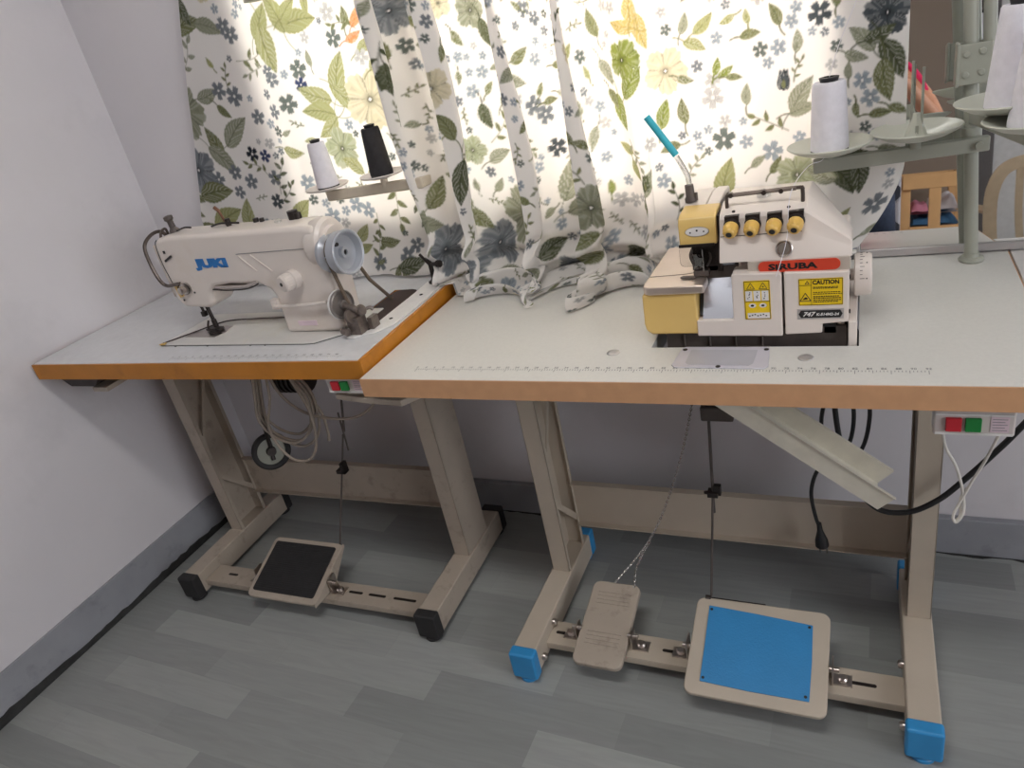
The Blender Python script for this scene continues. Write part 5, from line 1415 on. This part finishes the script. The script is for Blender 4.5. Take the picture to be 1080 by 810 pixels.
fo = one('nose', M['skin'], pbody, face)
one('eye', M['pale'], pbody, lambda bm: [lathe(bm, [(0,.010),(.007,.007),(.010,0)], (PX+s*.030, PY+.098, 1.505), (0,1,0), 12) for s in (-1,1)])
one('pupil', M['ink'], pbody, lambda bm: [lathe(bm, [(0,.0112),(.0045,.0095)], (PX+s*.030, PY+.098, 1.505), (0,1,0), 12) for s in (-1,1)])
one('mouth', M['cloth_pink'], pbody, lambda bm: tube(bm, [(PX-.022,PY+.098,1.447),(PX,PY+.107,1.445),(PX+.022,PY+.098,1.447)], .005, seg=8))
one('ear', M['skin'], pbody, lambda bm: [lathe(bm, [(0,.006),(.012,.005),(.017,0),(.012,-.005),(0,-.006)], (PX+s*.080, PY+.015, 1.492), (1,0,0), 14) for s in (-1,1)])
def hairf(bm):
    n, mm = 26, 22; g = []
    for i in range(n+1):
        th_ = PI*.0 + PI*.62*i/n; row = []
        for j in range(mm+1):
            ph = PI*.86*(2*j/mm-1); 
            r = Vector((math.sin(th_)*math.sin(ph)*.090, -math.sin(th_)*math.cos(ph)*.108, math.cos(th_)*.105))
            row.append(bm.verts.new(Vector((PX, PY+.018, 1.525)) + r))
        g.append(row)
    for k in range(1, 13):                      # long lengths down the back and sides
        row = []
        for j in range(mm+1):
            ph = PI*.86*(2*j/mm-1); w = 1 + .18*math.sin(k*.5); 
            row.append(bm.verts.new((PX+math.sin(ph)*(.088+.004*k)*w, PY+.005-math.cos(ph)*(.100+.002*k) - (.012*k if abs(ph) > 1.6 else .003*k), 1.49-.030*k+.006*math.sin(j*1.9))))
        g.append(row)
    for a, b in zip(g, g[1:]):
        for j in range(mm): 
            try: bm.faces.new((a[j], b[j], b[j+1], a[j+1]))
            except ValueError: pass
ho = one('hair', M['hair'], pr, hairf); md = ho.modifiers.new('t', 'SOLIDIFY'); md.thickness = .012
# clothes
def garment(name, m, rows_, parent, thick=.006, n=28):
    def f(bm):
        g = []
        for z, rx, ry, ox, oy in rows_:
            g.append([bm.verts.new((PX+ox+rx*math.cos(2*PI*k/n)*(1+.012*math.sin(5*k)), PY+oy+ry*math.sin(2*PI*k/n), z)) for k in range(n)])
        for a, b in zip(g, g[1:]):
            for k in range(n): bm.faces.new((a[k], a[(k+1)%n], b[(k+1)%n], b[k]))
    o = one(name, m, parent, f); md = o.modifiers.new('t', 'SOLIDIFY'); md.thickness = thick; return o
tk = garment('tank_top', M['pink'], [(.86,.172,.128,0,0),(.95,.158,.116,0,0),(1.03,.146,.108,0,0),(1.12,.156,.116,0,0),(1.20,.160,.120,0,0),(1.25,.150,.112,0,0)], pr)
for s in (-1, 1):
    one('strap', M['pink'], tk, lambda bm: tubeflat(bm, [(PX+s*.105,PY+.112,1.235),(PX+s*.120,PY+.085,1.30),(PX+s*.130,PY+.0,1.352),(PX+s*.122,PY-.07,1.31),(PX+s*.105,PY-.108,1.235)], .013, .006))
    one('sleeve_frill', M['pink'], tk, lambda bm: tube(bm, [(PX+s*.135,PY+.035,1.325),(PX+s*.195,PY+.035,1.312),(PX+s*.245,PY+.045,1.25),(PX+s*.275,PY+.055,1.185)], [.009,.011,.012,.011,.008], seg=10))
garment('shorts', M['denim'], [(.90,.152,.118,0,0),(.84,.156,.122,0,0),(.76,.160,.120,0,0.005)], pr)
for s in (-1, 1):
    garment('shorts_leg', M['denim'], [(.78,.090,.100,s*.078,0.005),(.70,.087,.096,s*.084,.01),(.60,.085,.092,s*.090,.012)], pr)
    one('slipper', M['rubber'], pr, lambda bm: prism(bm, rrect(PX+s*.11-.045, PX+s*.11+.045, PY-.075, PY+.165, .035), 'z', 0, .012))

# ------------------------------------------------------------------ camera
CAM = dict(loc=(1.9923, -1.5860, 1.3465), f=769.5, yaw=.50034, pitch=-.45791, roll=-.22312)
cy_, sy_, cp_, sp_ = math.cos(CAM['yaw']), math.sin(CAM['yaw']), math.cos(CAM['pitch']), math.sin(CAM['pitch'])
F_ = Vector((-sy_*cp_, cy_*cp_, sp_)); R0 = Vector((cy_, sy_, 0)); U0 = R0.cross(F_)
cr2, sr2 = math.cos(CAM['roll']), math.sin(CAM['roll'])
Rr = R0*cr2 + U0*sr2; Ur = R0*-sr2 + U0*cr2
cam = bpy.data.cameras.new('camera'); co = bpy.data.objects.new('camera', cam); COL.objects.link(co)
mw = Matrix((Rr, Ur, -F_)).transposed().to_4x4(); mw.translation = CAM['loc']; co.matrix_world = mw
cam.sensor_width = 36; cam.lens = CAM['f']/1080*36; cam.clip_start = .01
scene.camera = co
# the phone in the person's hands, just behind the viewpoint
ph = thing('phone', 'dark phone held up in both hands, seen in the mirror', 'phone', (1.99, -1.60, 1.28))
bm = N(); prism(bm, rrect(-.078, .078, -.037, .037, .008), 'z', .012, .020); bm.transform(mw); obj('case', bm, M['phone'], ph, bevel=.002)

# ------------------------------------------------------------------ light
def area(name, loc, target, sx, sy, power, col):
    l = bpy.data.lights.new(name, 'AREA'); l.shape = 'RECTANGLE'; l.size = sx; l.size_y = sy; l.energy = power; l.color = col
    o = bpy.data.objects.new(name, l); COL.objects.link(o); o.location = loc
    o.rotation_euler = (Vector(target)-Vector(loc)).to_track_quat('-Z', 'Y').to_euler(); return o
w = bpy.data.worlds.new('world'); scene.world = w; w.use_nodes = True
bg = w.node_tree.nodes['Background']; bg.inputs['Color'].default_value = (.88, .92, 1.0, 1); bg.inputs['Strength'].default_value = 1.6
area('window_daylight', (1.02, .62, 1.75), (1.0, 0, 1.35), 1.2, 1.5, 56, (1.0, .94, .80))
area('window_daylight', (1.72, .62, 1.60), (1.6, 0, 1.25), .9, 1.4, 37, (1.0, .78, .60))
area('side_window_daylight', (XR+.45, (RW[0]+RW[1])/2, 1.7), (1.2, -1.0, .9), 1.9, 1.5, 39, (.97, .97, 1.0))
cl_ = thing('added_ceiling_light', 'added tube light on the ceiling, out of view, for the shadow angle on the tables', 'added ceiling light', (1.65, -1.25, 2.60))  # tube fixture added out of view to set the shadow angle
one('housing', M['pale'], cl_, lambda bm: box(bm, 1.02, 2.28, -1.30, -1.20, 2.66, 2.70), bevel=.004)
EM = bpy.data.materials.new('added_lit_tube'); EM.use_nodes = True; e_ = EM.node_tree.nodes['Principled BSDF']; e_.inputs['Emission Color'].default_value = (1,.98,.95,1); e_.inputs['Emission Strength'].default_value = 4
one('tube', EM, cl_, lambda bm: cyl(bm, (1.05,-1.25,2.635), (2.25,-1.25,2.635), .016))
area('added_ceiling_lamp', (1.65, -1.25, 2.60), (1.65, -1.15, 0), 1.2, .25, 14, (1.0, .985, .96))  # area lamp that does the lighting for the added tube
vs = scene.view_settings; vs.view_transform = 'Standard'; vs.look = 'None'; vs.exposure = 0.13; vs.gamma = 1.0; vs.use_curve_mapping = False
